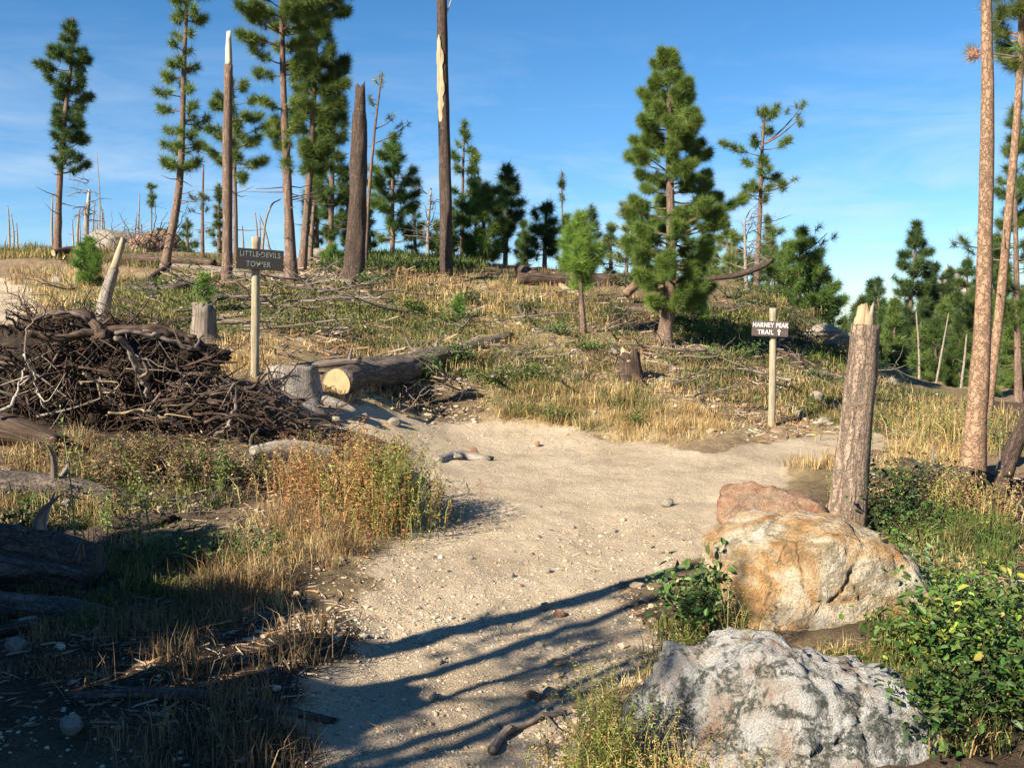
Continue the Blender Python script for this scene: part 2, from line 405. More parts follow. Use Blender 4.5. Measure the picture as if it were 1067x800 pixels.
M['white_wood'] = wood('white_wood', (.22, .18, .13), (.46, .41, .34), (.64, .59, .51), 30, .004)
M['root_wood'] = wood('root_wood', (.016, .010, .007), (.075, .048, .034), (.24, .17, .125), 60, .012)
M['rot_wood'] = bark('rot_wood', (.015, .012, .010), (.075, .055, .045), (.20, .16, .135), 9, .03, .15)
M['grey_log'] = bark('grey_log', (.02, .014, .010), (.11, .08, .06), (.26, .21, .17), 12, .03, .2)
M['post_wood'] = wood('post_wood', (.18, .14, .09), (.36, .30, .20), (.50, .43, .30), 40, .003)
M['needles'] = colmat('needles', .55, .22, .35)
M['leaf'] = colmat('leaf', .5, .30, .35)
M['grass'] = colmat('grass', .7, .28, .2)
M['stick'] = colmat('stick', .9, 0, .1)
M['gravel'] = colmat('gravel', .9, 0, .15)
def board(name, c1, c2):
    m, t, b = mat(name); o = objc(t); n = noise(t, mapv(t, o, (2, 30, 30)), 2.5, 5, .6)
    t.links.new(ramp(t, n, [(.3, c1), (.7, c2)]), b.inputs['Base Color']); b.inputs['Roughness'].default_value = .75; bump(t, b, n, .003); return m
M['board_dark'] = board('board_dark', (.005, .0045, .005), (.016, .013, .012))
M['board_brown'] = board('board_brown', (.05, .032, .028), (.12, .08, .07))
m, t, b = mat('white_paint'); n = noise(t, objc(t), 60, 4); t.links.new(ramp(t, n, [(.3, (.6, .6, .52)), (.6, (.85, .85, .78))]), b.inputs['Base Color']); b.inputs['Roughness'].default_value = .7; M['white_paint'] = m
m, t, b = mat('worn_paint'); n = noise(t, objc(t), 80, 4); t.links.new(ramp(t, n, [(.3, (.05, .055, .05)), (.6, (.20, .21, .19))]), b.inputs['Base Color']); b.inputs['Roughness'].default_value = .8; M['worn_paint'] = m
m, t, b = mat('bolt_metal'); n = noise(t, objc(t), 90, 3); t.links.new(ramp(t, n, [(.3, (.12, .08, .06)), (.7, (.3, .28, .26))]), b.inputs['Base Color']); b.inputs['Metallic'].default_value = .8; b.inputs['Roughness'].default_value = .55; M['bolt'] = m
# log cut face: rings
m, t, b = mat('cut_face'); u = attr(t, 'uvw').outputs['Vector']
w = t.nodes.new('ShaderNodeTexWave'); w.wave_type = 'RINGS'; w.rings_direction = 'Z'; w.inputs['Scale'].default_value = 22; w.inputs['Distortion'].default_value = 2.5; w.inputs['Detail'].default_value = 3
t.links.new(u, w.inputs['Vector']); n = noise(t, u, 9, 5)
c = mixc(t, mrange(t, w.outputs['Fac'], 0, 1, 0, .55), (.46, .34, .18), (.27, .17, .08)); c = mixc(t, mrange(t, n, .5, .72, 0, .7), c, (.28, .17, .07))
t.links.new(c, b.inputs['Base Color']); b.inputs['Roughness'].default_value = .8; bump(t, b, n, .01); M['cut_face'] = m

def rockmat(name, base, cols, lich, sc=3.0, dist=.03, crack=(.10, .07, .05)):
    m, t, b = mat(name); o = objc(t)
    n0 = noise(t, o, sc, 7, .65, .8); n1 = noise(t, o, sc*9, 8, .75); n2 = noise(t, o, sc*1.6, 5, .6, 1.2); n3 = noise(t, o, sc*30, 4, .7)
    c = ramp(t, n0, [(.30+.12*i, k) for i, k in enumerate(cols)])
    c = mixc(t, mrange(t, n1, .45, .70, 0, .35), c, base)
    cr = vor(t, mapv(t, o, (1, 1.3, .8)), sc*.7, 'DISTANCE_TO_EDGE'); 
    crk = math_(t, 'MULTIPLY', mrange(t, math_(t, 'ADD', cr.outputs['Distance'], math_(t, 'MULTIPLY', n1, .08)), .03, .05, 1, 0), mrange(t, n2, .42, .5))
    c = mixc(t, math_(t, 'MULTIPLY', crk, .75), c, crack)
    if lich:
        l = math_(t, 'MULTIPLY', mrange(t, n2, .47, .55), mrange(t, n1, .40, .52))
        c = mixc(t, math_(t, 'MULTIPLY', l, lich[3]), c, lich[:3])
    c = mixc(t, mrange(t, n3, .45, .68, 0, .60), c, tuple(x*.28 for x in base))
    t.links.new(c, b.inputs['Base Color']); b.inputs['Roughness'].default_value = .85; b.inputs['Specular IOR Level'].default_value = .25
    h = math_(t, 'ADD', math_(t, 'MULTIPLY', n0, 1.2), math_(t, 'ADD', math_(t, 'MULTIPLY', n1, .55), math_(t, 'MULTIPLY', crk, -.25)))
    h = math_(t, 'ADD', h, math_(t, 'MULTIPLY', n3, .32))
    bump(t, b, h, dist); return m
M['rock_orange'] = rockmat('rock_orange', (.60, .49, .32), [(.30, .12, .04), (.52, .29, .11), (.68, .56, .40), (.76, .69, .57)], (.16, .12, .07, .6), 3.2, .06, (.09, .045, .02))
M['rock_grey'] = rockmat('rock_grey', (.60, .57, .52), [(.38, .19, .11), (.54, .46, .38), (.70, .67, .62), (.30, .29, .27)], (.05, .06, .042, .92), 4.6, .07, (.04, .035, .03))
M['rock_red'] = rockmat('rock_red', (.30, .18, .11), [(.20, .07, .035), (.32, .15, .08), (.42, .27, .17), (.28, .2, .14)], (.12, .09, .07, .5), 5, .03)
M['rock_plain'] = rockmat('rock_plain', (.34, .29, .23), [(.20, .15, .11), (.30, .25, .19), (.38, .33, .27), (.34, .30, .25)], (.12, .11, .09, .6), 4, .03)
M['rock_pale'] = rockmat('rock_pale', (.62, .54, .44), [(.50, .38, .30), (.6, .5, .42), (.66, .58, .5), (.6, .55, .5)], (.3, .27, .24, .4), .6, .3)

# ground and path (one shared look: the sand grades into the litter at its edges)
def groundmat(name):
    m, t, b = mat(name); o = objc(t); a = attr(t, 'col'); s = t.nodes.new('ShaderNodeSeparateColor'); t.links.new(a.outputs['Color'], s.inputs[0])
    pm, gm, st = s.outputs[0], s.outputs[1], s.outputs[2]
    n1 = noise(t, o, 1.3, 6, .6); n2 = noise(t, o, 9, 7, .7); n3 = noise(t, o, 55, 6, .75); n4 = noise(t, o, 190, 4, .7)
    sand = ramp(t, n1, [(.3, (.36, .275, .185)), (.5, (.49, .385, .27)), (.72, (.58, .47, .335))])
    sand = mixc(t, mrange(t, n3, .45, .75, 0, .45), sand, (.28, .20, .12))
    sand = mixc(t, mrange(t, n4, .50, .72, 0, .7), sand, (.62, .52, .37))
    vs = vor(t, o, 75); peb = mrange(t, vs.outputs['Distance'], .18, .32, 1, 0)
    hsv = t.nodes.new('ShaderNodeSeparateColor'); t.links.new(vs.outputs['Color'], hsv.inputs[0])
    pebm = math_(t, 'MULTIPLY', peb, math_(t, 'GREATER_THAN', hsv.outputs[0], .62))
    sand = mixc(t, math_(t, 'MULTIPLY', pebm, .8), sand, ramp(t, hsv.outputs[1], [(0, (.20, .15, .11)), (.5, (.48, .40, .31)), (1, (.60, .53, .42))]))
    lit = ramp(t, n2, [(.28, (.085, .052, .030)), (.5, (.21, .14, .082)), (.72, (.38, .275, .165))])
    lit = mixc(t, mrange(t, n1, .35, .65, 0, .6), lit, (.24, .165, .105))
    lit = mixc(t, mrange(t, n3, .45, .7, 0, .6), lit, (.42, .33, .22))
    lit = mixc(t, math_(t, 'MULTIPLY', st, mrange(t, n2, .3, .65)), lit, (.46, .35, .17))
    lit = mixc(t, math_(t, 'MULTIPLY', gm, mrange(t, n2, .35, .6)), lit, (.085, .105, .025))
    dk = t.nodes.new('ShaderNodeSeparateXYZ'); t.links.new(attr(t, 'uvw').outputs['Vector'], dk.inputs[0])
    lit = mixc(t, math_(t, 'MULTIPLY', dk.outputs[0], mrange(t, n2, .2, .45, .55, .95)), lit, mixc(t, mrange(t, n3, .4, .7), (.030, .020, .014), (.10, .07, .048)))  # litter colour darkened by the mask to deepen the shade
    e = math_(t, 'ADD', pm, math_(t, 'MULTIPLY', math_(t, 'SUBTRACT', n2, .5), .9))
    f = mrange(t, e, .35, .65)
    t.links.new(mixc(t, f, lit, sand), b.inputs['Base Color'])
    b.inputs['Roughness'].default_value = .95; b.inputs['Specular IOR Level'].default_value = .1
    h = math_(t, 'ADD', math_(t, 'MULTIPLY', n2, 1.0), math_(t, 'ADD', math_(t, 'MULTIPLY', n3, .45), math_(t, 'MULTIPLY', pebm, .18)))
    h = math_(t, 'ADD', h, math_(t, 'MULTIPLY', n4, .18))
    bump(t, b, h, .038); return m
M['ground'] = groundmat('ground')

# ---------------------------------------------------------------- ground sheet
fine = np.radians(np.arange(-36, 36.01, .14)); coarse = np.radians(np.arange(39, 321.01, 3))
ang = np.concatenate([fine, coarse]); na = len(ang)
rad_ = np.concatenate([np.geomspace(.5, 60, 560), np.geomspace(64, 3500, 60)]); nr = len(rad_)
RR, AA = np.meshgrid(rad_, ang, indexing='ij')
GX = RR*np.sin(AA); GY = RR*np.cos(AA)
GZ = H(GX.ravel(), GY.ravel()).reshape(GX.shape)
def blobmask(x, y, blobs):
    r = np.zeros(x.shape)
    for px, py, rx, ry in blobs:
        c = castm([px], [py])[0][0]
        r = np.maximum(r, np.clip(1.35-np.sqrt(((x-c[0])/rx)**2+((y-c[1])/ry)**2)*.9, 0, 1))
    return r
GREEN = [(150,325,1.6,1.6),(330,330,1.6,1.6),(240,318,2.2,1.7),(400,275,3.5,1.6),(430,310,1.5,1.5),(760,340,2.2,1.6),(700,335,2,1.6),(870,350,2.5,2),(930,600,.9,1.2),(380,315,2,1.5),(180,290,3,2),(520,370,1,1.1),(960,560,1.2,1.2)]
STRAW = [(60,300,2.5,3.5),(560,310,3,3),(600,430,1.6,.9),(680,445,1.2,.9),(400,420,.8,.5),(240,365,1.3,1),(460,290,3,2),(780,400,2.5,1.8),(960,450,1.8,1.6),(850,490,1,.8),(640,420,2.2,1.2),(330,570,.7,1.2),(250,600,.8,.8),(540,340,2,2.5),(900,430,1.5,2)]
pm_ = pmask(GX.ravel(), GY.ravel()); gm_ = blobmask(GX.ravel(), GY.ravel(), GREEN); sm_ = blobmask(GX.ravel(), GY.ravel(), STRAW)
SOIL_SHADE = [(60,520,1.4,1.3),(170,500,1.5,.9),(60,640,1.4,1.2),(200,700,1.6,1.2),(270,770,.6,.6),(100,430,2,1.2),(250,440,1.2,.7),(990,640,.9,1.6),(960,760,.9,.6),(990,520,1.2,1.5),(700,330,2.5,2),(860,380,2.5,2),(420,405,1.0,.6),(690,650,.25,.5),(930,420,3,2),(300,300,2.5,1.5),(280,610,.5,.6)]  # dark humus zones, painted darker still so the shade there reads deeper
dm_ = blobmask(GX.ravel(), GY.ravel(), SOIL_SHADE); UV = np.stack([dm_, 0*dm_, 0*dm_], -1)
far = np.hypot(GX.ravel(), GY.ravel()) > 45; gm_[far] = .8
V = np.stack([GX.ravel(), GY.ravel(), GZ.ravel()], -1); COL = np.stack([pm_, gm_, sm_], -1)
idx = np.arange(nr*na).reshape(nr, na); nx = np.roll(idx, -1, 1)
FQ = np.stack([idx[:-1], idx[1:], nx[1:], nx[:-1]], -1).reshape(-1, 4)
fm = pm_[FQ].mean(1) > .5
for nm, sel in (('path', fm), ('ground', ~fm)):
    q = FQ[sel]; used, inv = np.unique(q, return_inverse=True)
    mb = MB()
    if nm == 'ground':
        used2 = np.concatenate([used, idx[0]]); 
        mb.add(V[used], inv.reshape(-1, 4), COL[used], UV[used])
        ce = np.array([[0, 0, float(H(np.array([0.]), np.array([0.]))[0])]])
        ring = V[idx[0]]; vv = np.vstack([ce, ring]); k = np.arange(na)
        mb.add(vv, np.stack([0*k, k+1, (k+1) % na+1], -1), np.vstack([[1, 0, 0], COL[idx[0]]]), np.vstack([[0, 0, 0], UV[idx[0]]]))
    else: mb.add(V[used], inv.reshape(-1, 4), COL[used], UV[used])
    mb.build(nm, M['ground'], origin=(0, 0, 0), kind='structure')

# ---------------------------------------------------------------- builders
def icos(sub):
    bm = bmesh.new(); bmesh.ops.create_icosphere(bm, subdivisions=sub, radius=1)
    v = np.array([x.co[:] for x in bm.verts]); f = np.array([[x.index for x in p.verts] for p in bm.faces]); bm.free(); return v, f
ICO = {k: icos(k) for k in (1, 2, 3, 4, 5, 6)}
def rockverts(sub, seed, ncut=9, nz_=.16, rough=.05):
    v, f = ICO[sub]; p = v.copy(); r = np.random.default_rng(seed)
    p = p*(1+nz_*fbm(p*1.3+seed*7.1, 3, 70))[:, None]
    for k in range(ncut):
        n = r.normal(size=3); n /= np.linalg.norm(n); d = r.uniform(.62, .88); e = p@n-d
        p = p-np.where(e > 0, e*.88, 0)[:, None]*n
    p = p*(1+rough*ridged(p*3+seed, 4, 80)*.6+rough*.5*fbm(p*9+seed, 3, 90))[:, None]
    return p, f
def rock(name, label, cat, loc, dims, seed, mat_, sub=4, rotz=0, sink=.3, group=None, ncut=9, rough=.06):
    p, f = rockverts(sub, seed, ncut, rough=rough); p = p*np.array(dims)/2
    c, s = math.cos(rotz), math.sin(rotz); p = np.stack([p[:, 0]*c-p[:, 1]*s, p[:, 0]*s+p[:, 1]*c, p[:, 2]], -1)
    loc = np.array(loc); cen = loc+[0, 0, dims[2]*(.5-sink)]
    mb = MB(); mb.add(p+cen, f); return mb.build(name, mat_, origin=loc, label=label, cat=cat, group=group)
def outline_rock(name, label, poly, cpx, Y, depth, seed, mat_, planes=(), sub=6, group=None, bury=0, rough=.03):
    c = pix(cpx[0], cpx[1], Y); P = np.array([pix(a, b_, Y) for a, b_ in poly])-c
    th = np.arctan2(P[:, 2], P[:, 0]); o = np.argsort(th); th = th[o]; R = np.hypot(P[:, 0], P[:, 2])[o]
    th = np.concatenate([th-2*np.pi, th, th+2*np.pi]); R = np.tile(R, 3)
    v, f = ICO[sub]; rho = np.hypot(v[:, 0], v[:, 2])**.8; a = np.arctan2(v[:, 2], v[:, 0]); rr = np.interp(a, th, R)
    p = np.stack([np.cos(a)*rho*rr, np.sign(v[:, 1])*abs(v[:, 1])**.8*depth/2, np.sin(a)*rho*rr], -1)
    s = np.linalg.norm(P, axis=1).mean()
    q = p/s
    q = q*(1+rough*1.2*fbm(q*1.6+seed, 3, 5)[:, None])
    nrm = q/(np.linalg.norm(q, axis=1)[:, None]+1e-9)
    q = q+nrm*(rough*(ridged(q*2.2+seed, 4, 8)-.6)+rough*.5*fbm(q*9+seed, 4, 12))[:, None]
    rc = np.random.default_rng(seed+1); cuts = [(n, d, .9) for n, d in planes]
    for k in range(26):
        n = rc.normal(size=3)*[1, .8, .8]+[0, -.45, .25]; cuts.append((n, None, .85))
    for n, d, st in cuts:
        n = np.array(n, float); n /= np.linalg.norm(n); pr = q@n+.018*fbm(q*7+seed, 3, 61)
        if d is None: d = pr.max()-rc.uniform(.02, .085)
        e = pr-d; q = q-np.where(e > 0, e*st, 0)[:, None]*n
    for k in range(7):   # cracks that run through the stone
        n = rc.normal(size=3); n /= np.linalg.norm(n); d = rc.uniform(-.45, .45)
        e = np.abs(q@n-d+.05*fbm(q*3+seed+k, 3, 71)); m_ = np.clip(1-e/.022, 0, 1)*np.clip(vn(q*1.5+k*5, 3)*3+.6, 0, 1); q = q-nrm*(m_*.045)[:, None]
    q = q+nrm*(.010*fbm(q*26+seed, 3, 33)+.010*ridged(q*9+seed, 3, 36))[:, None]
    mb = MB(); mb.add(q*s+c, f)
    base = np.array([c[0], c[1], float(H(np.array([c[0]]), np.array([c[1]]))[0])])
    return mb.build(name, mat_, origin=base, label=label, cat='boulder', group=group)

def pxtube(pts, Y):
    """pixel polyline -> world; Y scalar or list"""
    Y = np.broadcast_to(np.asarray(Y, float), (len(pts),))
    return np.array([pix(a, b_, y) for (a, b_), y in zip(pts, Y)])

def pine(name, label, Y, trunk, wid, crown, group=None, dens=1.0, tuft=.17, nn=46, nw=.008, col=(.065, .105, .028), bark_='pine_bark',
         dead=6, whorl=.27, seed=1, up=.28, inner=.35, sparse=0.0, cat='pine tree', extra_branches=(), tips=True, per=5, baseY=None, limb=.014, wide=1.12, gap=-.34):
    """trunk: pixel polyline from base to top, wid: trunk width in px base/top, crown: list (py, left px, right px)"""
    r = np.random.default_rng(seed); sc = Y/F
    P = pxtube(trunk, Y); gz = float(H(np.array([P[0, 0]]), np.array([Y]))[0])
    base = np.array([P[0, 0], Y, gz])
    if P[0, 2] > gz-.05: P = np.vstack([[P[0, 0], Y, gz-.15], P]) if P[0, 2] > gz+.1 else P; P[0, 2] = min(P[0, 2], gz-.12)
    root = empty(name, base, label, cat, group)
    rad = np.linspace(wid[0]/2*sc, wid[1]/2*sc, len(P)); rad[0] *= 1.18
    mb = MB(); ns = 16 if wid[0] > 8 else 9
    P2, r2 = tube(mb, P, rad, ns, amp=.10, nf=(5, 5, 2), seed=seed, sub=max(14, int(wid[0]*3)))
    crown = sorted(crown); cy = np.array([c[0] for c in crown], float); cl = np.array([c[1] for c in crown], float)*sc; cr = np.array([c[2] for c in crown], float)*sc
    zt = pix(CW, cy, Y)[:, 2]  # height for each py
    ztop, zbot = zt[0], zt[-1]
    lm = mb; cen = []; drs = []
    z = zbot
    while z < ztop-.05:
        L_ = np.interp(-z, -zt, cl); R_ = np.interp(-z, -zt, cr)
        tx = np.interp(z, P2[:, 2], P2[:, 0]); tr = np.interp(z, P2[:, 2], r2); ty = np.interp(z, P2[:, 2], P2[:, 1])
        if z > P2[-1, 2]: tx, ty = P2[-1, 0], P2[-1, 1]
        nb = max(4, int(round(r.integers(5, 8)*dens)))
        a0 = r.uniform(0, 6.28)
        for k in range(nb):
            a = a0+k/nb*6.283+r.normal()*.25; ca, sa = math.cos(a), math.sin(a)
            cl_n = float(vn(np.array([ca*1.1+seed*3.3, sa*1.1, z*.9/max(.25, whorl*2.2)]), 4))
            if r.random() < sparse or cl_n < gap: continue
            side = R_ if ca > 0 else L_; mean = (L_+R_)/2
            ln = (side*ca*ca+mean*sa*sa)*r.uniform(.75, 1.10)-tuft*.45
            ln = max(ln*(wide+.55*cl_n), .04); d = np.array([ca, sa, 0])
            u0 = up*r.uniform(.5, 1.5)
            tt = np.linspace(0, 1, 5)[:, None]; sag = r.uniform(-.05, .10)
            zz = u0*ln*tt**1.4-sag*ln*np.sin(tt*3.14)
            b0 = np.array([tx, ty, z+r.uniform(-.08, .08)])-np.array([0, 0, u0*ln*.45])
            side_v = np.array([-sa, ca, 0]); wob = r.normal()*.08*ln
            bp = b0+d*ln*tt+np.array([0, 0, 1])*zz+side_v*wob*np.sin(tt*2.5)
            tube(lm, bp, np.linspace(max(tr*.28, limb*.6) if ln > .25 else limb*.5, limb*.3, 5), 5, cap=False)
            m = max(2, int(round(per*1.25*ln/max(.25, tuft*1.6)*r.uniform(.8, 1.1))))
            for j in range(min(m, 26)):
                s = inner+(1-inner)*math.sqrt(r.random()) if j else 1.0
                p = np.array([np.interp(s, tt[:, 0], bp[:, i]) for i in range(3)])
                off = r.normal()*ln*.20*(1.15-s) if j else 0
                lat = side_v*off+d*abs(off)*.5+np.array([0, 0, abs(off)*.25+r.uniform(-.02, .05)])
                q = p+lat
                if abs(off) > .05: tube(lm, [p, p+lat*.6+[0, 0, -.01], q], [limb*.35, limb*.3, limb*.2], 4, cap=False)
                cen.append(q); drs.append(d*.6+np.array([0, 0, .55])+r.normal(size=3)*.35)
        z += .72*whorl*r.uniform(.75, 1.25)
    if tips:
        t0 = np.array([np.interp(ztop, P2[:, 2], P2[:, 0]), np.interp(ztop, P2[:, 2], P2[:, 1]), ztop-tuft*.5])
        for k in range(4): cen.append(t0-[0, 0, k*tuft*.55]+r.normal(size=3)*.02); drs.append(np.array([0, 0, 1.])+r.normal(size=3)*.2)
    for (ax, ay, bx, by, nt) in extra_branches:
        A = pix(ax, ay, Y); B_ = pix(bx, by, Y+r.uniform(-.5, .5)); mid = (A+B_)/2+[0, 0, -.06*np.linalg.norm(B_-A)]
        tube(lm, [A, mid, B_], [limb*1.2, limb*.8, limb*.4], 5, cap=False, sub=8)
        for k in range(nt):
            s = 1-(.45*r.random() if k else 0); q = A+(B_-A)*s+r.normal(size=3)*tuft*.45
            cen.append(q); drs.append((B_-A)/np.linalg.norm(B_-A)+[0, 0, .5]+r.normal(size=3)*.3)
    # bare dead limbs below the crown
    zlo = max(gz+.5, zbot-(zbot-gz)*.75)
    for k in range(dead):
        z = r.uniform(min(zlo, zbot), zbot+.3); a = r.uniform(0, 6.28); ln = r.uniform(.25, .9)*min(1.2, cl.max()*1.1+.15)
        tx = np.interp(z, P2[:, 2], P2[:, 0]); d = np.array([math.cos(a), math.sin(a), r.uniform(-.2, .35)])
        tube(lm, [[tx, Y, z], np.array([tx, Y, z])+d*ln*.5+[0, 0, -.03], np.array([tx, Y, z])+d*ln+[0, 0, r.uniform(-.1, .05)]], [limb*.7, limb*.45, limb*.15], 4, cap=False)
    lm.build('trunk', M[bark_], root)
    if cen:
        cm = MB(); needles(cm, np.array(cen), np.array(drs), int(nn*2.2), tuft*.95, nw*.62, np.array(col)*np.array([1.42, 1.54, 1.50]), sp=tuft*.65)
        cm.build('crown', M['needles'], root, smooth=False)
    return root

def snag(name, label, Y, pts, wid, bk, top='pale_wood', toplen=0.0, jag=.15, seed=1, group=None, stubs=3, cat='dead tree', n=20, amp=.10, stub_len=.3):
    sc = Y/F if np.isscalar(Y) else np.asarray(Y)/F; P = pxtube(pts, Y)
    gz = float(H(P[:1, 0], P[:1, 1])[0]); base = np.array([P[0, 0], P[0, 1], gz]); P[0, 2] = min(P[0, 2], gz-.1)
    root = empty(name, base, label, cat, group); rad = np.array(wid)/2*sc
    mb = MB(); P2, r2 = tube(mb, P, rad, n, amp=amp, nf=(7, 7, 1.1), seed=seed, sub=max(20, len(pts)*8), jag=0 if toplen else jag)
    mb.build('trunk', M[bk], root)
    if toplen:
        T = P2[-1]-P2[-3]; T /= np.linalg.norm(T); b2 = MB()
        tube(b2, [P2[-1]-T*.02, P2[-1]+T*toplen*.5, P2[-1]+T*toplen], [r2[-1]*.86, r2[-1]*.78, r2[-1]*(.62 if top in ('dark_bark', 'pale_wood') else .5)], max(12, n//2), amp=.22, nf=(12, 12, 2), seed=seed+3, sub=8, jag=jag)
        b2.build('broken_top', M[top], root)
    r = np.random.default_rng(seed+5)
    for k in range(stubs):
        i = r.integers(3, len(P2)-2); a = r.uniform(0, 6.28); d = np.array([math.cos(a), math.sin(a), .35]); ln = stub_len*r.uniform(.4, 1)
        b3 = MB(); p0 = P2[i]+d*r2[i]*.6
        tube(b3, [p0, p0+d*ln*.6, p0+d*ln+[0, 0, r.uniform(-.04, .08)]], [r2[i]*.16+.006, r2[i]*.1+.005, .003], 6, sub=5)
        b3.build('branch_stub', M['grey_wood'], root)
    return root

def log_(name, label, pts, wid, bk='grey_bark', cut=None, group=None, Ys=None, seed=1, n=20, amp=.12, cat='log', stubs=0, lift=.75, jag=.08):
    if Ys is None:
        P = G([p[0] for p in pts], [p[1]+w/2 for p, w in zip(pts, wid)])
        r = np.array(wid)/2*P[:, 1]/F; P[:, 2] += r*lift
    else:
        P = pxtube(pts, Ys); r = np.array(wid)/2*P[:, 1]/F
    mid = P[len(P)//2]; base = np.array([mid[0], mid[1], float(H(np.array([mid[0]]), np.array([mid[1]]))[0])])
    if not cut and not stubs:
        mb = MB(); tube(mb, P, r, n, amp=amp, nf=(7, 7, 1.3), seed=seed, sub=max(24, 8*len(P)), jag=jag)
        return mb.build(name, M[bk], origin=base, label=label, cat=cat, group=group)
    root = empty(name, base, label, cat, group)
    mb = MB(); P2, r2 = tube(mb, P, r, n, amp=amp, nf=(7, 7, 1.3), seed=seed, sub=max(24, 8*len(P)))
    mb.build('trunk', M[bk], root)
    if cut:
        T = P2[0]-P2[1]; T /= np.linalg.norm(T); a = np.cross(T, [0, 0, 1]); a /= np.linalg.norm(a); b_ = np.cross(T, a)
        R = r2[0]*.93; th = np.linspace(0, 2*np.pi, 33)[:-1]; c = P2[0]+T*.012
        ring = np.array([c+(a*math.cos(q)+b_*math.sin(q))*R*(1+.04*math.sin(3*q)) for q in th]); back = ring-T*.03
        u = np.array([[math.cos(q)*R, math.sin(q)*R, 0] for q in th])
        v = np.vstack([ring, back, c[None]]); i = np.arange(32); j = (i+1) % 32
        cm = MB(); cm.add(v, [np.stack([i, j, j+32, i+32], -1), np.stack([np.full(32, 64), j, i], -1)], uvw=np.vstack([u, u, [[0, 0, 0]]]))
        cm.build('cut_end', M['cut_face'], root, smooth=False)
    rr = np.random.default_rng(seed)
    for k in range(stubs):
        i = rr.integers(3, len(P2)-2); d = np.array([rr.normal()*.5, rr.normal()*.5, 1.]); d /= np.linalg.norm(d); ln = rr.uniform(.12, .5)
        b3 = MB(); p0 = P2[i]+d*r2[i]*.7; tube(b3, [p0, p0+d*ln*.5+rr.normal(size=3)*.02, p0+d*ln+rr.normal(size=3)*.05], [r2[i]*.2+.004, r2[i]*.12+.003, .003], 6, sub=6)
        b3.build('branch_stub', M['grey_wood'], root)
    return root

def stump(name, label, px, py, w, h, bk, seed, jag=.1, toppx=None, group=None, flare=1.4, topmat='pale_wood', lean=(0, 0)):
    b0 = g1(px, py); Y = b0[1]; sc = Y/F; R = w/2*sc; Hh = h*sc
    root = empty(name, b0, label, 'tree stump', group)
    P = [b0-[0, 0, .08], b0+[lean[0]*.3*Hh, 0, Hh*.3], b0+[lean[0]*.65*Hh, 0, Hh*.65], b0+[lean[0]*Hh, lean[1]*Hh, Hh]]
    mb = MB(); tube(mb, P, [R*flare, R*1.08, R*.95, R*.88], 40, amp=.20, nf=(5/R*.12, 5/R*.12, 1.5), seed=seed, sub=26, jag=jag*Hh, cap=True)
    mb.build('trunk', M[bk], root)
    t2 = MB(); tp = b0+np.array([lean[0]*Hh, lean[1]*Hh, Hh]); tube(t2, [tp-[0, 0, .05], tp+[0, 0, .012+jag*Hh*.3]], [R*.78, R*.62], 24, amp=.15, nf=(20, 20, 4), seed=seed+1, sub=4, jag=jag*Hh*.7)
    t2.build('broken_top', M[topmat], root)
    rr = np.random.default_rng(seed)
    for k in range(3):
        a = rr.uniform(0, 6.28)+k*2.1; d = np.array([math.cos(a), math.sin(a), 0])
        q = [b0+d*R*.8+[0, 0, Hh*.18], b0+d*R*1.7+[0, 0, .03], b0+d*R*2.4+[0, 0, -.05]]
        m3 = MB(); tube(m3, q, [R*.32, R*.2, R*.08], 10, amp=.15, seed=k, sub=10); m3.build('root', M[bk], root)
    return root

def bough(mb, p0, d, ln, r0, r, depth=2, curl=.3, col=(1, 1, 1), g=-.1):
    pts = [np.array(p0, float)]; d = np.array(d, float); d /= np.linalg.norm(d); n = 7
    for k in range(n):
        d = d+r.normal(size=3)*curl*.5+[0, 0, g*.2]; d /= np.linalg.norm(d); pts.append(pts[-1]+d*ln/n)
    rad = np.linspace(r0, r0*.25, n+1); tube(mb, pts, rad, 7 if r0 > .015 else 5, amp=.25, nf=(20, 20, 9), seed=int(r.integers(99)), sub=14, wig=ln*.03, cap=True, col=col)
    if depth > 0:
        for k in range(int(r.integers(2, 5))):
            i = int(r.integers(1, n)); dd = d*.4+r.normal(size=3)*.7
            bough(mb, pts[i], dd, ln*r.uniform(.3, .6), rad[i]*.6, r, depth-1, curl, col, g)

def shrub(name, label, base, rx, rz, nleaf, size, col, seed, group=None, mat_='leaf', cat='shrub', stems=9, up=.5, asp=.6, yellow=0, ry=None):
    r = np.random.default_rng(seed); base = np.array(base, float); ry = ry or rx
    root = empty(name, base, label, cat, group)
    sm = MB(); lc = []
    for k in range(stems):
        a = r.uniform(0, 6.28); e = math.sqrt(r.random()); tip = base+np.array([math.cos(a)*rx*e, math.sin(a)*ry*e, rz*r.uniform(.55, 1.05)*(1.15-.55*e)])
        mid = base*.5+tip*.5+np.array([math.cos(a)*rx*.12, math.sin(a)*ry*.12, rz*.1])
        tube(sm, [base+[math.cos(a)*rx*.1, math.sin(a)*ry*.1, -.02], mid, tip], [.006, .004, .0015], 5, sub=7, cap=False)
        m = nleaf//stems; s = r.random(m)**.6
        q = base+(mid-base)*np.clip(s*2, 0, 1)[:, None]+(tip-mid)*np.clip(s*2-1, 0, 1)[:, None]
        lc.append(q+r.normal(size=(m, 3))*np.array([rx, ry, rz])*.17*(.4+s[:, None]))
    sm.build('stems', M['root_wood'], root)
    lc = np.vstack(lc); lc[:, 2] = np.maximum(lc[:, 2], H(lc[:, 0], lc[:, 1])+.01)
    c = np.asarray(col)[None]*np.ones((len(lc), 1))
    k = r.random(len(lc)) < .25; c[k] = c[k]*np.array([1.6, 1.45, 1.2])
    if yellow: k = r.random(len(lc)) < yellow; c[k] = (.26, .27, .045)
    lm = MB(); leaves(lm, lc, size, c, up=up, asp=asp); lm.build('foliage', M[mat_], root, smooth=False)
    return root

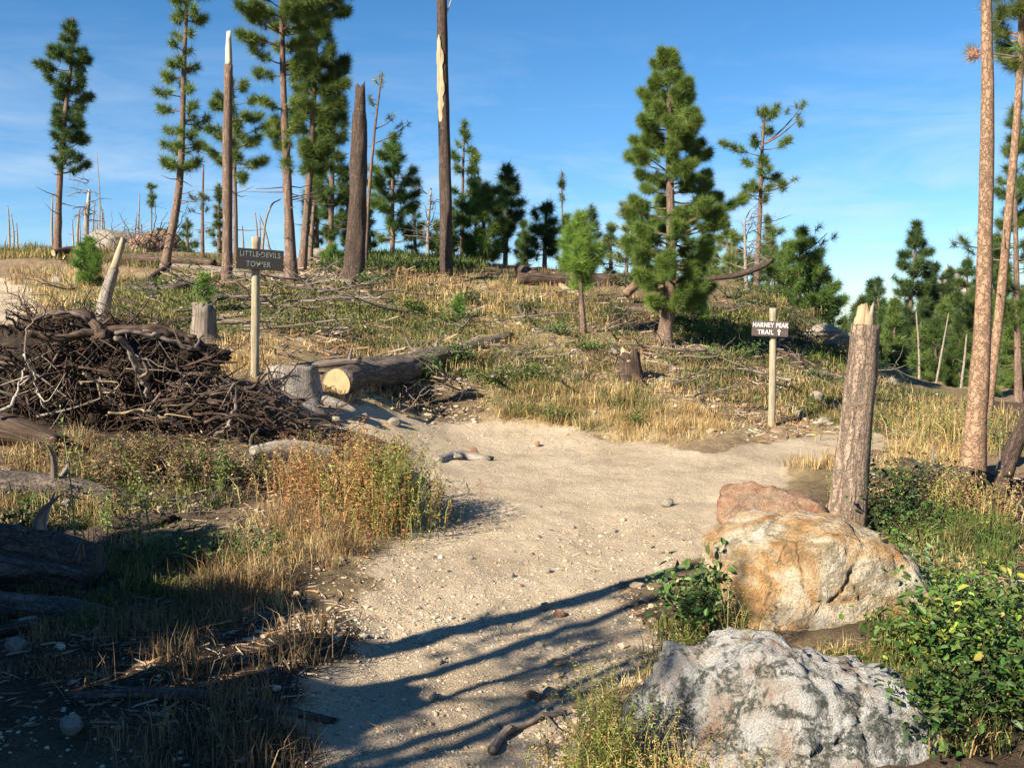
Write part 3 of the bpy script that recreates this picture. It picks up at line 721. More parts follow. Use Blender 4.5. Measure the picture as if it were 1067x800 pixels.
# ================================================================ PLACEMENT
# ---- unseen boulders added left of and behind the viewer to shade the near ground
def sl(s, l):
    c, n = math.cos(SUN_AZ), math.sin(SUN_AZ); return s*c-l*n, s*n+l*c
def behind(s, l):
    x, y = sl(s, l); return np.array([x, y, float(H(np.array([x]), np.array([y]))[0])])
for k, (s_, l_, w_, h_) in enumerate([(-2.7, 6.05, 1.5, 3.15), (-1.9, 3.60, 1.6, 2.45), (-2.3, 5.15, 2.6, 2.75), (-2.5, 6.9, 1.6, 2.6)]):
    b0 = behind(s_, l_)
    rock('boulder', ['narrow tallest granite boulder standing behind the row that shades the near ground', 'tall grey granite boulder at the right end of the row shading the near ground',
                     'tall grey granite boulder in the middle of the row shading the near ground',
                     'widest grey granite boulder at the far left of the row shading the near ground'][k], 'boulder', b0, (1.5, w_, h_*1.15), 41+k, M['rock_plain'], 5, SUN_AZ, sink=.12)

# ---- three boulders on the right
outline_rock('boulder', 'large orange and cream quartz boulder with a crack, right of the trail', [(736,566),(741,556),(758,545),(772,534),(800,524),(824,523),(840,530),(862,540),(890,548),(916,560),(944,582),(966,600),(980,618),(988,640),(990,668),(972,690),(915,704),(860,704),(800,712),(750,690),(742,650),(740,620),(733,590)],
             (838, 622), 5.15, .85, 11, M['rock_orange'], planes=[((-.50,-.85,.35), .50), ((.15,-1,.12), .50), ((.75,-.6,.3), .98), ((-.3,-.2,1), .66), ((-.95,-.25,.1), .9)], rough=.045)
outline_rock('boulder', 'pale lichen spotted granite boulder in the right foreground', [(646,785),(655,758),(674,730),(688,704),(706,692),(735,688),(752,677),(790,672),(822,680),(845,688),(880,698),(916,704),(948,716),(964,738),(990,765),(1030,815),(1040,890),(900,950),(760,950),(640,900)],
             (812, 782), 3.75, .80, 23, M['rock_grey'], planes=[((-.6,-.8,.45), .55), ((.5,-.7,.5), .78), ((.1,-1,0), .7)], rough=.055)
outline_rock('boulder', 'low flat reddish boulder behind the large orange boulder', [(750,520),(754,508),(772,506),(800,511),(825,516),(848,521),(860,532),(862,550),(850,560),(800,565),(755,556)],
             (806, 534), 6.5, .7, 5, M['rock_red'], planes=[((-.3,-.4,1), .45), ((0,-1,.3), .6)], rough=.06, sub=5)

# ---- near dead stump trunk
snag('snag', 'thick broken dead trunk with a pale splintered top behind the orange boulder', 7.15, [(880,566),(884,520),(892,440),(898,385),(902,338)], [42,36,31,29,27], 'stump_bark', 'pale_wood', .07, .085, 5, stubs=0, n=64, amp=.13)

# ---- foreground right pines
pine('pine_tree', 'large orange barked pine trunk rising out of the frame on the right', 9.7, [(1013,496),(1017,440),(1022,370),(1026,270),(1029,120),(1028,-40),(1030,-420)], (24, 7),
     [(-430,20,20),(-330,60,60),(-220,80,70),(-120,60,70)], tuft=.17, nn=40, bark_='orange_bark', dead=0, seed=3, col=(.07,.11,.03))
pine('pine_tree', 'thinner leaning pine trunk just right of the large orange barked pine', 12.5, [(1028,440),(1034,390),(1042,320),(1051,220),(1060,120),(1064,40),(1066,-60)], (11, 6),
     [(-70,25,30),(-30,38,45),(10,26,50),(40,22,45),(66,14,30)], tuft=.19, nn=60, bark_='orange_bark', dead=3, seed=8, col=(.06,.085,.02), sparse=.25,
     extra_branches=[(1061,40,1032,18,3),(1062,60,1024,55,3),(1060,44,1040,36,3)])
b_ = MB(); c_ = pix([1012,1013,1010],[57,54,60],[12.3,12.35,12.2]); needles(b_, c_, np.tile([-1,0,.1],(3,1)), 90, .12, .008, (.36,.26,.22), sp=.1)
bt = MB(); tube(bt, pxtube([(1061,60),(1040,57),(1014,57)], 12.4), [.014,.010,.005], 6, sub=8)
bt.n and bt.build('dead_limb', M['grey_wood'], [o for o in C.objects if o.name == 'pine_tree.001'][0])
b_.build('dead_needles', M['needles'], [o for o in C.objects if o.name == 'pine_tree.001'][0], smooth=False)
snag('leaning_snag', 'dark dead trunk leaning to the right at the right edge', [8.9,8.9,8.8,8.7], [(1040,506),(1052,476),(1068,444),(1088,405)], [19,17,16,14], 'dark_bark', toplen=0, seed=7, stubs=1, cat='dead tree')

# ---- tall snags along the ridge
snag('tall_snag', 'slim bare trunk with a broken white top left of the black sign', 20.0, [(236,297),(237,240),(237,150),(238,68)], [12,10.5,9.5,8.5], 'pine_bark', 'white_wood', .56, .10, 12, stubs=2)
snag('broken_snag', 'thick dark hollow snag with a jagged top in the ridge', 19.3, [(367,298),(371,250),(373,190),(375,140),(375,118)], [23,19,17,16,14.5], 'dark_bark', 'dark_bark', .38, .24, 15, stubs=2, n=32, amp=.16)
sn = snag('tall_snag', 'tallest bare pole trunk with a peeled white patch, running out at the top', 21.0, [(466,293),(465,240),(463,140),(461,40),(460,-50)], [14,13,12.5,11,10], 'dark_bark', 'pale_wood', 0, .1, 17, stubs=1)
pb = MB()
yy = np.linspace(38, 128, 26); 
for Yo, w0, w1 in ((21-.10, .0, 1.0),):
    P = np.array([pix(np.interp(y, [40,140], [461,463]), y, 21.0) for y in yy]); R = .121
    a0 = math.radians(150); rows = []
    for i, p in enumerate(P):
        hw = math.radians(max(4, 40*math.sin(math.pi*(i+.5)/26)**.5+11*vn(np.array([i*.55,0,0.]))))
        th = np.linspace(-hw, hw, 9)+math.radians(238)
        rows.append(np.stack([p[0]+np.cos(th)*R*1.10, p[1]+np.sin(th)*R*1.10, p[2]+0*th], -1))
    Vp = np.vstack(rows); ii = np.arange(26*9).reshape(26, 9)
    pb.add(Vp, np.stack([ii[:-1,:-1], ii[:-1,1:], ii[1:,1:], ii[1:,:-1]], -1).reshape(-1, 4), uvw=Vp)
pb.build('peeled_patch', M['pale_wood'], sn)
bl = MB(); tube(bl, pxtube([(461,22),(466,12),(472,-4)], 21), [.035,.02,.008], 6, sub=8); bl.build('branch_stub', M['white_wood'], sn)
snag('leaning_snag', 'leaning broken stub with a bare yellow top above the root pile', 14.3, [(103,338),(108,318),(114,296),(119,280)], [17,14,12,10], 'grey_bark', 'pale_wood', .40, .06, 19, stubs=2, amp=.12)

# ---- named living pines on the ridge
pine('pine_tree', 'leftmost tall pine with a bare lower trunk and lopsided crown', 33, [(60,276),(61,220),(64,160),(69,110),(75,60),(76,20)], (8, 2),
     [(20,7,7),(35,13,12),(48,16,18),(60,28,18),(75,36,18),(92,18,24),(104,20,38),(120,18,26),(140,12,28),(158,8,32),(176,0,26)], tuft=.30, nn=34, nw=.02, wide=.92, seed=21, col=(.040,.075,.022), whorl=.42, per=6, limb=.03, dead=7)
pine('pine_tree', 'tall slender pine with a curved trunk and loose clumps, second from left', 23.5, [(170,286),(175,262),(181,232),(187,190),(190,140),(191,90),(193,40),(196,-30)], (10, 3),
     [(-25,10,18),(0,12,24),(15,14,32),(35,15,20),(55,14,28),(80,28,18),(100,35,15),(125,36,20),(150,26,24),(172,20,24)], tuft=.25, nn=34, nw=.016, seed=22, whorl=.50, col=(.075,.12,.03), sparse=.3, per=4, limb=.022, dead=14)
pine('pine_tree', 'pine whose crown shows behind the slim white topped snag', 27, [(246,288),(245,200),(243,120),(242,80)], (5, 2),
     [(78,10,12),(95,24,22),(120,26,26),(145,24,30),(165,28,28),(185,14,24)], tuft=.26, nn=34, nw=.018, wide=1.38, seed=23, whorl=.5, sparse=.2, per=4, limb=.022, dead=10, col=(.07,.11,.03))
pine('pine_tree', 'small thin pine with few tufts between the curved pine and the slim snag', 28, [(211,272),(211,220),(212,172)], (4, 1.5),
     [(198,5,5),(205,14,10),(225,14,16),(240,6,18)], tuft=.20, nn=20, nw=.016, seed=24, sparse=.5, whorl=.6, per=2, dead=10, col=(.08,.11,.05))
pine('pine_tree', 'tiny distant pine tuft on a bare stem right of the rock mound', 42, [(158,262),(158,195)], (2.5, 1),
     [(194,6,6),(202,6,7),(212,5,5)], tuft=.24, nn=22, nw=.02, seed=25, whorl=.5, per=2, dead=5)
pine('pine_tree', 'tall pine right of the black sign with its crown out at the top', 19.5, [(305,299),(302,250),(299,180),(296,110),(294,40),(293,-45)], (12, 4),
     [(-50,18,20),(-20,28,30),(5,34,38),(30,46,36),(55,34,28),(80,26,30),(105,26,28),(128,20,24),(150,20,8),(172,14,6)], tuft=.22, nn=42, nw=.012, wide=1.3, dens=1.35, seed=26, col=(.070,.11,.026), whorl=.40, per=6, limb=.02, dead=10)
pine('pine_tree', 'dense tall pine second right of the black sign', 22, [(314,290),(318,240),(324,160),(328,80),(331,-40)], (9, 4),
     [(-45,20,20),(-10,26,32),(20,24,44),(40,22,34),(60,20,30),(85,20,28),(105,24,36),(130,20,24),(155,16,20),(175,8,14)], tuft=.23, nn=42, nw=.013, wide=1.3, dens=1.35, seed=27, whorl=.38, col=(.055,.09,.022), per=6, limb=.02, dead=6)
pine('pine_tree', 'shorter dark pine just left of the thick dark snag', 23.5, [(342,284),(345,230),(347,150),(350,80)], (8, 2),
     [(78,8,8),(100,16,16),(130,20,18),(160,22,18),(195,20,18),(225,14,16),(248,8,12)], tuft=.24, nn=42, nw=.014, seed=28, whorl=.38, col=(.045,.08,.02), per=5, limb=.02)
pine('pine_tree', 'dark pine with bare lower stem standing behind the two tall pines', 25, [(322,284),(326,230),(330,170)], (6, 2),
     [(150,12,14),(175,18,18),(200,14,16)], tuft=.26, nn=36, nw=.015, seed=128, whorl=.45, col=(.045,.08,.02), per=4, limb=.02)
pine('pine_tree', 'thin pine with sparse grey tufts leaning out behind the thick dark snag', 22, [(380,285),(384,210),(390,140),(398,76)], (5, 1.5),
     [(72,6,6),(90,10,10),(110,10,8),(125,12,12)], tuft=.15, nn=18, nw=.013, seed=29, sparse=.45, whorl=.45, per=3, dead=8, col=(.09,.12,.07), extra_branches=[(390,135,412,122,4),(388,150,425,130,5)])
pine('pine_tree', 'broad green pine between the thick dark snag and the tallest pole trunk', 28, [(409,270),(409,210),(410,142)], (5, 2),
     [(138,5,5),(155,12,10),(172,18,16),(188,24,20),(205,22,24),(228,24,22),(248,20,18)], tuft=.27, nn=34, nw=.018, wide=1.38, seed=30, whorl=.42, col=(.055,.10,.025), per=5, limb=.022)
pine('pine_tree', 'narrow pine directly right of the tallest pole trunk', 28, [(481,272),(482,200),(484,128)], (4.5, 1.5),
     [(125,6,6),(145,9,9),(165,13,18),(188,13,16),(210,11,12),(232,10,10)], tuft=.25, nn=32, nw=.018, wide=1.38, seed=31, whorl=.45, col=(.06,.10,.025), per=4, limb=.02)
pine('pine_tree', 'bushy low pine in front of the narrow ridge pines', 25, [(504,284),(504,235),(505,192)], (5, 2),
     [(188,8,8),(205,17,16),(225,24,20),(245,25,22),(264,20,18)], tuft=.27, nn=38, nw=.017, wide=1.38, seed=32, whorl=.36, col=(.065,.11,.026), per=6, limb=.02)
pine('pine_tree', 'dark narrow pine with a pointed top at the end of the ridge group', 26, [(526,280),(528,230),(530,170)], (5, 2),
     [(167,5,5),(182,11,10),(200,13,14),(218,15,20),(240,15,14),(258,10,10)], tuft=.27, nn=34, nw=.017, wide=1.38, seed=33, whorl=.42, col=(.035,.065,.018), per=5, limb=.02)
pine('pine_tree', 'dark rounded pine behind the bright young pine', 27, [(567,290),(568,250),(569,220)], (5, 2),
     [(214,8,8),(230,18,14),(248,22,18),(266,16,16)], tuft=.28, nn=34, nw=.018, wide=1.38, seed=34, whorl=.40, col=(.035,.07,.018), per=6, limb=.02)
pine('pine_tree', 'thin stem with three small tufts above the dark rounded pine', 30, [(588,285),(586,230),(585,178)], (3, 1.2),
     [(176,4,4),(186,7,3),(196,4,12),(206,3,9)], tuft=.24, nn=22, nw=.016, seed=35, whorl=.6, sparse=.4, per=2, dead=6, col=(.04,.07,.03))
pine('pine_tree', 'small dark pine peeping over the bright young pine', 29, [(616,290),(615,250),(616,214)], (4, 1.5),
     [(210,8,8),(222,12,10),(240,14,12),(258,12,14)], tuft=.26, nn=30, nw=.018, wide=1.38, seed=36, whorl=.45, col=(.04,.07,.025), per=4)
pine('pine_tree', 'thin pale sparse pine left of the biggest pine', 27, [(652,300),(654,250),(657,206)], (4, 1.5),
     [(206,6,8),(225,16,14),(245,22,18),(268,20,20),(282,14,16)], tuft=.22, nn=20, nw=.016, wide=1.38, seed=37, whorl=.45, col=(.11,.14,.06), sparse=.35, per=4, dead=14)
pine('pine_tree', 'small round young pine with bright green needles and a bare stem', 16.6, [(608,351),(607,330),(605,300),(604,260),(604,226)], (7, 2),
     [(220,5,5),(232,12,10),(248,19,17),(265,24,22),(280,25,24),(294,16,18)], tuft=.21, nn=48, nw=.009, seed=38, whorl=.20, col=(.10,.17,.035), per=7, limb=.012, dead=3)
pine('pine_tree', 'biggest full green pine right of centre', 16.5, [(692,362),(693,345),(697,318),(698,285),(699,240),(698,180),(697,110),(696,55)], (18, 3),
     [(52,10,10),(68,18,18),(85,17,24),(100,30,34),(120,28,34),(140,34,38),(165,42,38),(190,36,38),(208,40,52),(224,48,60),(245,55,50),(265,46,40),(285,44,36),(302,34,44),(316,22,42)], tuft=.165, nn=60, nw=.0085, wide=1.05, gap=-.24, seed=39, whorl=.27, col=(.070,.115,.026), per=8, limb=.018, dead=8, inner=.45)
pine('pine_tree', 'flat topped open pine with bare trunk right of the biggest pine', 24, [(787,325),(789,280),(792,220),(794,160),(797,115)], (7, 2),
     [(108,6,8),(118,14,20),(130,32,26),(142,20,26),(153,34,20),(164,38,8),(172,4,6),(184,4,30),(192,5,30),(202,34,22),(208,20,10)], tuft=.22, nn=36, nw=.014, seed=40, whorl=.42, col=(.065,.105,.026), sparse=.35, per=4, limb=.022, dead=16,
     extra_branches=[(797,150,838,108,5),(797,150,832,125,2),(795,200,828,188,4)])
pine('pine_tree', 'bushy pine with a wide base above the brown signboard', 26, [(832,345),(833,290),(835,242)], (5, 2),
     [(240,6,6),(258,16,16),(275,22,22),(295,24,26),(315,28,32),(332,26,28)], tuft=.26, nn=38, nw=.017, wide=1.38, seed=42, whorl=.34, col=(.055,.10,.025), per=6, limb=.02, extra_branches=[(838,262,862,243,3)])
pine('pine_tree', 'ragged sparse pine between the biggest pine and the flat topped pine', 25, [(760,325),(762,280),(764,238)], (5, 2),
     [(236,8,8),(252,18,16),(270,24,22),(290,24,24),(305,18,20)], tuft=.23, nn=28, nw=.016, wide=1.38, seed=43, whorl=.42, col=(.085,.13,.04), sparse=.3, per=4, dead=14)
pine('pine_tree', 'low sparse pine right of the flat topped pine, behind the brown signboard', 27, [(806,340),(806,290),(805,238)], (4, 1.5),
     [(232,8,8),(250,14,16),(270,16,18),(292,18,20),(312,14,18)], tuft=.24, nn=28, nw=.017, wide=1.38, seed=44, whorl=.45, col=(.06,.10,.03), sparse=.25, per=4, dead=12)
pine('pine_tree', 'tall dark conical pine in the gap left of the orange barked trunk', 36, [(947,398),(948,330),(953,270),(955,238)], (5, 2),
     [(233,5,5),(248,12,11),(264,17,17),(282,16,22),(305,20,18),(330,22,22),(360,24,24)], tuft=.34, nn=34, nw=.024, seed=45, whorl=.50, col=(.035,.065,.022), per=6, limb=.03)
pine('pine_tree', 'tall pine filling the right edge behind the two orange trunks', 21, [(1062,430),(1060,330),(1058,220),(1057,120)], (8, 2),
     [(112,10,12),(140,16,20),(175,22,25),(215,24,28),(255,26,30),(300,26,30),(330,24,28)], tuft=.24, nn=36, nw=.014, seed=46, whorl=.42, col=(.05,.085,.024), sparse=.15, per=5, limb=.02, extra_branches=[(1056,258,994,252,9)])
for k, (x, ty, by, hw, Y, sp, lb) in enumerate([(432,206,272,13,31,.2,'pine filling the gap left of the tallest pole trunk'),(455,232,276,12,27,.1,'low dark pine just left of the tallest pole trunk base'),(495,150,272,11,31,.2,'tall thin pine just behind the bushy low ridge pine'),(548,238,284,12,28,.1,'small dark pine at the left end of the big fallen trunk'),
   (590,222,288,16,29,.1,'dark full pine directly behind the bright young pine'),(636,232,290,15,29,.15,'dark pine right behind the bright young pine'),(668,225,292,14,26,.2,'dull green pine at the left skirt of the biggest pine'),(742,248,312,17,28,.1,'dark pine at the right skirt of the biggest pine'),(778,262,318,18,29,.1,'dark low pine on the crest beneath the flat topped pine'),
   (820,262,338,18,30,.1,'dark pine behind the left side of the bushy wide pine'),(852,285,352,15,28,.1,'small pine at the right foot of the bushy wide pine'),(385,215,272,12,30,.1,'dark low pine directly right of the hollow snag'),(228,190,270,10,32,.3,'faint back pine left of the slim white topped snag'),(330,170,272,15,29,.15,'back pine between the trunks of the two tall pines'),(362,190,268,12,29,.1,'back pine showing left of the hollow snag'),(195,225,268,10,34,.3,'small back pine right of the curved pine'),
   (716,238,300,14,30,.1,'back pine hidden half behind the right side of the biggest pine'),(758,228,312,15,31,.2,'back pine left of the flat topped pine'),(800,225,325,15,32,.2,'back pine right of the flat topped pine trunk'),(818,250,335,14,30,.1,'back pine filling the gap left of the bushy wide pine'),(545,225,284,11,31,.15,'back pine between the pointed dark pine and the rounded dark pine'),(472,212,274,11,32,.2,'back pine touching the right side of the tallest pole trunk'),(865,292,352,12,32,.15,'last small pine at the right end of the crest')]):
    pine('pine_tree', lb, Y, [(x+1, by+4), (x, (ty+by)/2), (x, ty+4)], (4.5, 1.5), [(ty, 4, 4), (ty+(by-ty)*.25, hw*.6, hw*.6), (ty+(by-ty)*.5, hw, hw*.9), (ty+(by-ty)*.75, hw*.9, hw), (by-6, hw*.7, hw*.7)],
         tuft=.22, nn=30, nw=.017, seed=150+k, whorl=.40, col=[(.04,.075,.022),(.06,.10,.028),(.05,.085,.022)][k % 3], per=5, limb=.02, dead=6, sparse=sp, wide=1.25)
FOREST = [ # x, top y, half width, Y, shade
 (898,318,15,31,1,'lowest pine at the left end of the right hand wood'),(916,300,18,40,0,'dark pine left of the tall conical pine'),(932,322,16,30,2,'pale green low pine below the tall conical pine'),
 (970,302,20,38,0,'dark pine right of the tall conical pine'),(985,318,18,31,2,'olive green pine below the pale dome rock'),(1008,278,18,42,1,'pine left of the orange trunk at the back of the wood'),
 (1000,340,16,27,1,'low pine between the conical pine and the orange trunk'),(1036,262,18,36,0,'dark pine just behind the orange barked trunk'),(1048,330,20,29,1,'low pine between the two orange trunks and the right edge'),
 (1075,300,22,33,0,'pine cut by the right edge of the frame'),(960,345,16,26,2,'small bright pine at the front of the right hand wood'),(905,345,14,27,0,'small dark pine at the front left of the wood'),
 (880,340,10,34,2,'small round pine at the left tip of the right hand wood'),(1025,345,16,25,2,'small pine tucked behind the base of the orange trunk'),(1100,280,28,30,1,'pine beyond the right edge of the frame'),
 (920,335,20,34,1,'round dark pine directly under the tall conical pine left side'),(945,330,20,33,0,'dark wide pine at the foot of the conical pine'),(975,340,20,28,1,'mid green pine at the front centre of the right hand wood'),(990,294,20,45,0,'back row dark pine beside the pale dome rock'),(1015,315,20,38,2,'light green pine directly left of the orange trunk'),
 (1060,315,22,27,2,'light green pine at the far right behind the leaning snag'),(892,330,16,44,0,'back row dark pine at the left tip of the wood'),(908,304,18,42,0,'taller dark pine left of the conical pine at the back'),(975,284,19,43,0,'tall dark back row pine right of the conical pine'),(1018,296,18,40,0,'dark pine filling the gap left of the orange trunk'),(1040,310,22,44,1,'back row pine between the two orange trunks')]
for k, (x, ty, hw, Y, sh, lb) in enumerate(FOREST):
    col = [(.028,.052,.018),(.04,.07,.02),(.065,.105,.03)][sh]; bt_ = 412
    pine('pine_tree', lb, Y, [(x+2, bt_+6), (x, (ty+bt_)/2), (x, ty-10)], (4.5, 1.5), [(ty-14, 3, 3), (ty+6, hw*.6, hw*.6), (ty+32, hw, hw*.9), (ty+65, hw*.9, hw), (bt_-12, hw*.8, hw*.8)],
         group='pines of the right hand wood', tuft=.008*Y+.03, nn=30, nw=.0006*Y+.003, seed=60+k, whorl=.013*Y, col=col, per=6, limb=.02, dead=4)
for k, (a, b_, w_) in enumerate([((884,352),(868,402),3),((912,345),(893,400),4),((1007,352),(1001,395),3),((955,330),(958,398),3),((988,330),(975,390),2.5)]):
    snag('dead_sapling', ['pale leaning dead sapling left of the conical pine','longest pale leaning dead sapling in the wood','short dead sapling beside the orange trunk','upright dead sapling under the conical pine','thin dead sapling between conical pine and orange trunk'][k], 24, [b_, ((a[0]+b_[0])/2+1, (a[1]+b_[1])/2), a], [w_, w_*.8, w_*.5], 'grey_bark', stubs=2, n=8, seed=80+k, group='dead saplings in the right hand wood')
# young pines low on the slope
for (x, by, ty, hw, lb, sd_) in [(93,302,246,15,'young bright green pine left of the leaning stub',90),(213,326,284,12,'tiny young pine above the weathered grey stump',91),(168,262,238,16,'low young pine on the rock mound right side',92),(478,331,306,9,'knee high young pine below the tallest pole trunk',93),
                                 (722,340,296,20,'low young pine at the right foot of the biggest pine',94),(345,275,255,16,'low dark young pine behind the hollow snag',95)]:
    Y = g1(x, by)[1]
    pine('young_pine', lb, Y, [(x, by), (x, (by+ty)/2), (x, ty+3)], (3, 1), [(ty, 3, 3), (ty+8, hw*.6, hw*.6), ((by+ty)/2, hw, hw), (by-8, hw*.8, hw*.9)], tuft=.16, nn=40, nw=.011, seed=sd_, whorl=.18, col=(.085,.15,.035), per=6, limb=.01, dead=0, cat='young pine')

# ---- bare poles on the skyline at left
POLES = [(10,262,218,2.6,'left'),(14,262,227,2.2,'left'),(18,262,235,2.2,'left'),(6,262,250,2.5,'left'),(55,268,206,3.2,'close'),(77,264,232,2.4,'m'),(81,264,222,3.2,'m'),(84,262,226,2,'m'),(97,250,212,2.4,'m'),(101,250,228,2,'m'),(103,250,163,1.5,'m'),(106,246,215,2.6,'m'),(109,246,221,2,'m'),
         (141,268,226,2.4,'r'),(145,268,207,2.6,'r'),(148,268,236,2.2,'r'),(268,268,225,2.6,'x'),(272,268,232,2.2,'x'),(253,268,240,3,'x')]
for k, (x, by, ty, w_, g_) in enumerate(POLES):
    Y = 38 if x < 250 else 30
    lb = {0:'tallest thin bare pole at the far left skyline',1:'middle thin bare pole at the far left skyline',2:'shorter leaning bare pole at the far left skyline',3:'stubby bare pole nearest the left edge of the frame',4:'straight bare pole touching the leftmost tall pine',10:'hair thin tall bare pole rising above the rock mound',
          14:'tallest bare pole standing in front of the rock mound',16:'bent bare pole above the black sign',18:'short pale post left of the black sign'}.get(k, 'thin bare fire killed pole on the skyline by the rock mound')
    snag('bare_pole', lb, Y, [(x, by), (x+random.uniform(-1, 1), (by+ty)/2), (x+random.uniform(-2, 2), ty)], [w_, w_*.8, w_*.4], 'grey_bark', stubs=1, n=7, seed=100+k, group='bare poles on the skyline', stub_len=.25)
# twiggy dead tree
sn = snag('twiggy_dead_tree', 'dead tree with a tangle of fine bare twigs on the left skyline', 37, [(90,262),(90,235),(92,212)], [6,5.5,4.5], 'grey_bark', 'white_wood', .4, .15, 130, stubs=0, n=10)
tm = MB(); rr_ = np.random.default_rng(5)
for k in range(14):
    bough(tm, pix(91+rr_.normal()*1.5, rr_.uniform(188, 235), 37), [rr_.normal(), rr_.normal(), .25], rr_.uniform(.5, 1.0), .022, rr_, 2, .28, g=-.2)
tm.build('twigs', M['grey_wood'], sn)
sn = snag('twiggy_dead_tree', 'pale twiggy dead sapling left of the tallest pole trunk', 26, [(446,280),(446,240),(449,200)], [4,3,2], 'grey_bark', stubs=0, seed=131, n=8)
tm = MB()
for k in range(22): bough(tm, pix(447+rr_.normal()*1.5, rr_.uniform(200, 258), 26), [rr_.normal(), rr_.normal(), .5], rr_.uniform(.4, .8), .014, rr_, 2, .28, g=-.1)
tm.build('twigs', M['grey_wood'], sn)
sn = snag('twiggy_dead_tree', 'grey twiggy dead tree under the flat topped pine', 23, [(779,322),(777,280),(776,232)], [4.5,3.5,2], 'grey_bark', stubs=0, seed=132, n=8)
tm = MB()
for k in range(22): bough(tm, pix(777+rr_.normal()*1.5, rr_.uniform(225, 290), 23), [rr_.normal(), rr_.normal(), .3], rr_.uniform(.4, .9), .014, rr_, 2, .28, g=-.1)
tm.build('twigs', M['grey_wood'], sn)
# arching grass-like dead saplings by the sign
for k, pts in enumerate([[(272,268),(276,235),(283,214),(290,209)],[(285,268),(276,240),(271,226)]]):
    snag('bent_sapling', ['dead sapling arching to the right above the black sign','dead sapling leaning left above the black sign'][k], 28, pts, np.linspace(3, 1.2, len(pts)), 'grey_bark', stubs=0, n=6, seed=140+k)

# ---- rocks on the ridge
def ridge_rock(px, py, Y, w, h, seed, lb, m_='rock_plain', sub=4):
    p = pix(px, py, Y); rock('boulder', lb, 'boulder', [p[0], Y, p[2]-.1], (w, w*.8, h), seed, M[m_], sub, sink=.1)
ridge_rock(122, 266, 37, 2.1, 1.2, 3, 'rounded weathered rock forming the left of the skyline mound')
ridge_rock(160, 268, 36, 2.1, 1.25, 4, 'brown rock forming the right of the skyline mound', 'rock_red')
ridge_rock(92, 262, 38, 1.2, .45, 6, 'low flat rock at the left foot of the skyline mound')
ridge_rock(332, 268, 27, .9, .35, 8, 'flat grey rock lying between the pines on the ridge')
p = pix(997, 330, 150); rock('rock_dome', 'pale rounded granite dome beyond the wood on the right', 'rock dome', [p[0], 150, -6], (6.0, 8, 14.6), 14, M['rock_pale'], 5, sink=.02)
ridge_rock(857, 356, 21, 1.0, .55, 31, 'grey rock on the slope behind the brown signboard')
ridge_rock(880, 362, 20, .8, .4, 32, 'dark low rock at the right shoulder of the slope', 'rock_red')

# ---- brush over the mound
tm = MB()
for k in range(60):
    x = rr_.uniform(100, 195); y = rr_.uniform(240, 268)
    bough(tm, pix(x, y+6, 35), [rr_.normal()*.8, rr_.normal()*.5, .8], rr_.uniform(.6, 1.5), .022, rr_, 1, .2)
tm.build('dead_brush', M['grey_wood'], origin=pix(150, 266, 35), label='tangle of grey dead brush over the skyline rock mound', cat='brush', kind='stuff')

# ---- signs
def text_mesh(txt, size, extr, squash=1.0):
    cu = bpy.data.curves.new('lettering', 'FONT'); cu.body = txt; cu.size = size; cu.extrude = extr; cu.align_x = 'CENTER'; cu.space_character = 1.1; cu.offset = .0012
    o = bpy.data.objects.new('lettering', cu); C.objects.link(o); bpy.context.view_layer.update()
    me = bpy.data.meshes.new_from_object(o.evaluated_get(bpy.context.evaluated_depsgraph_get())); bpy.data.objects.remove(o); bpy.data.curves.remove(cu)
    for v in me.vertices: v.co.x *= squash
    return me
def boxmb(mb, c, d, bev=.004, rot=None, warp=0):
    bm = bmesh.new(); bmesh.ops.create_cube(bm, size=1)
    for v in bm.verts: v.co.x *= d[0]; v.co.y *= d[1]; v.co.z *= d[2]
    bmesh.ops.bevel(bm, geom=bm.edges[:], offset=bev, segments=2, affect='EDGES')
    v = np.array([x.co[:] for x in bm.verts]); 
    if rot is not None: v = v@np.array(rot).T
    fs = {}
    for f in bm.faces: fs.setdefault(len(f.verts), []).append([x.index for x in f.verts])
    bm.free(); mb.add(v+np.array(c), [np.array(x) for x in fs.values()])
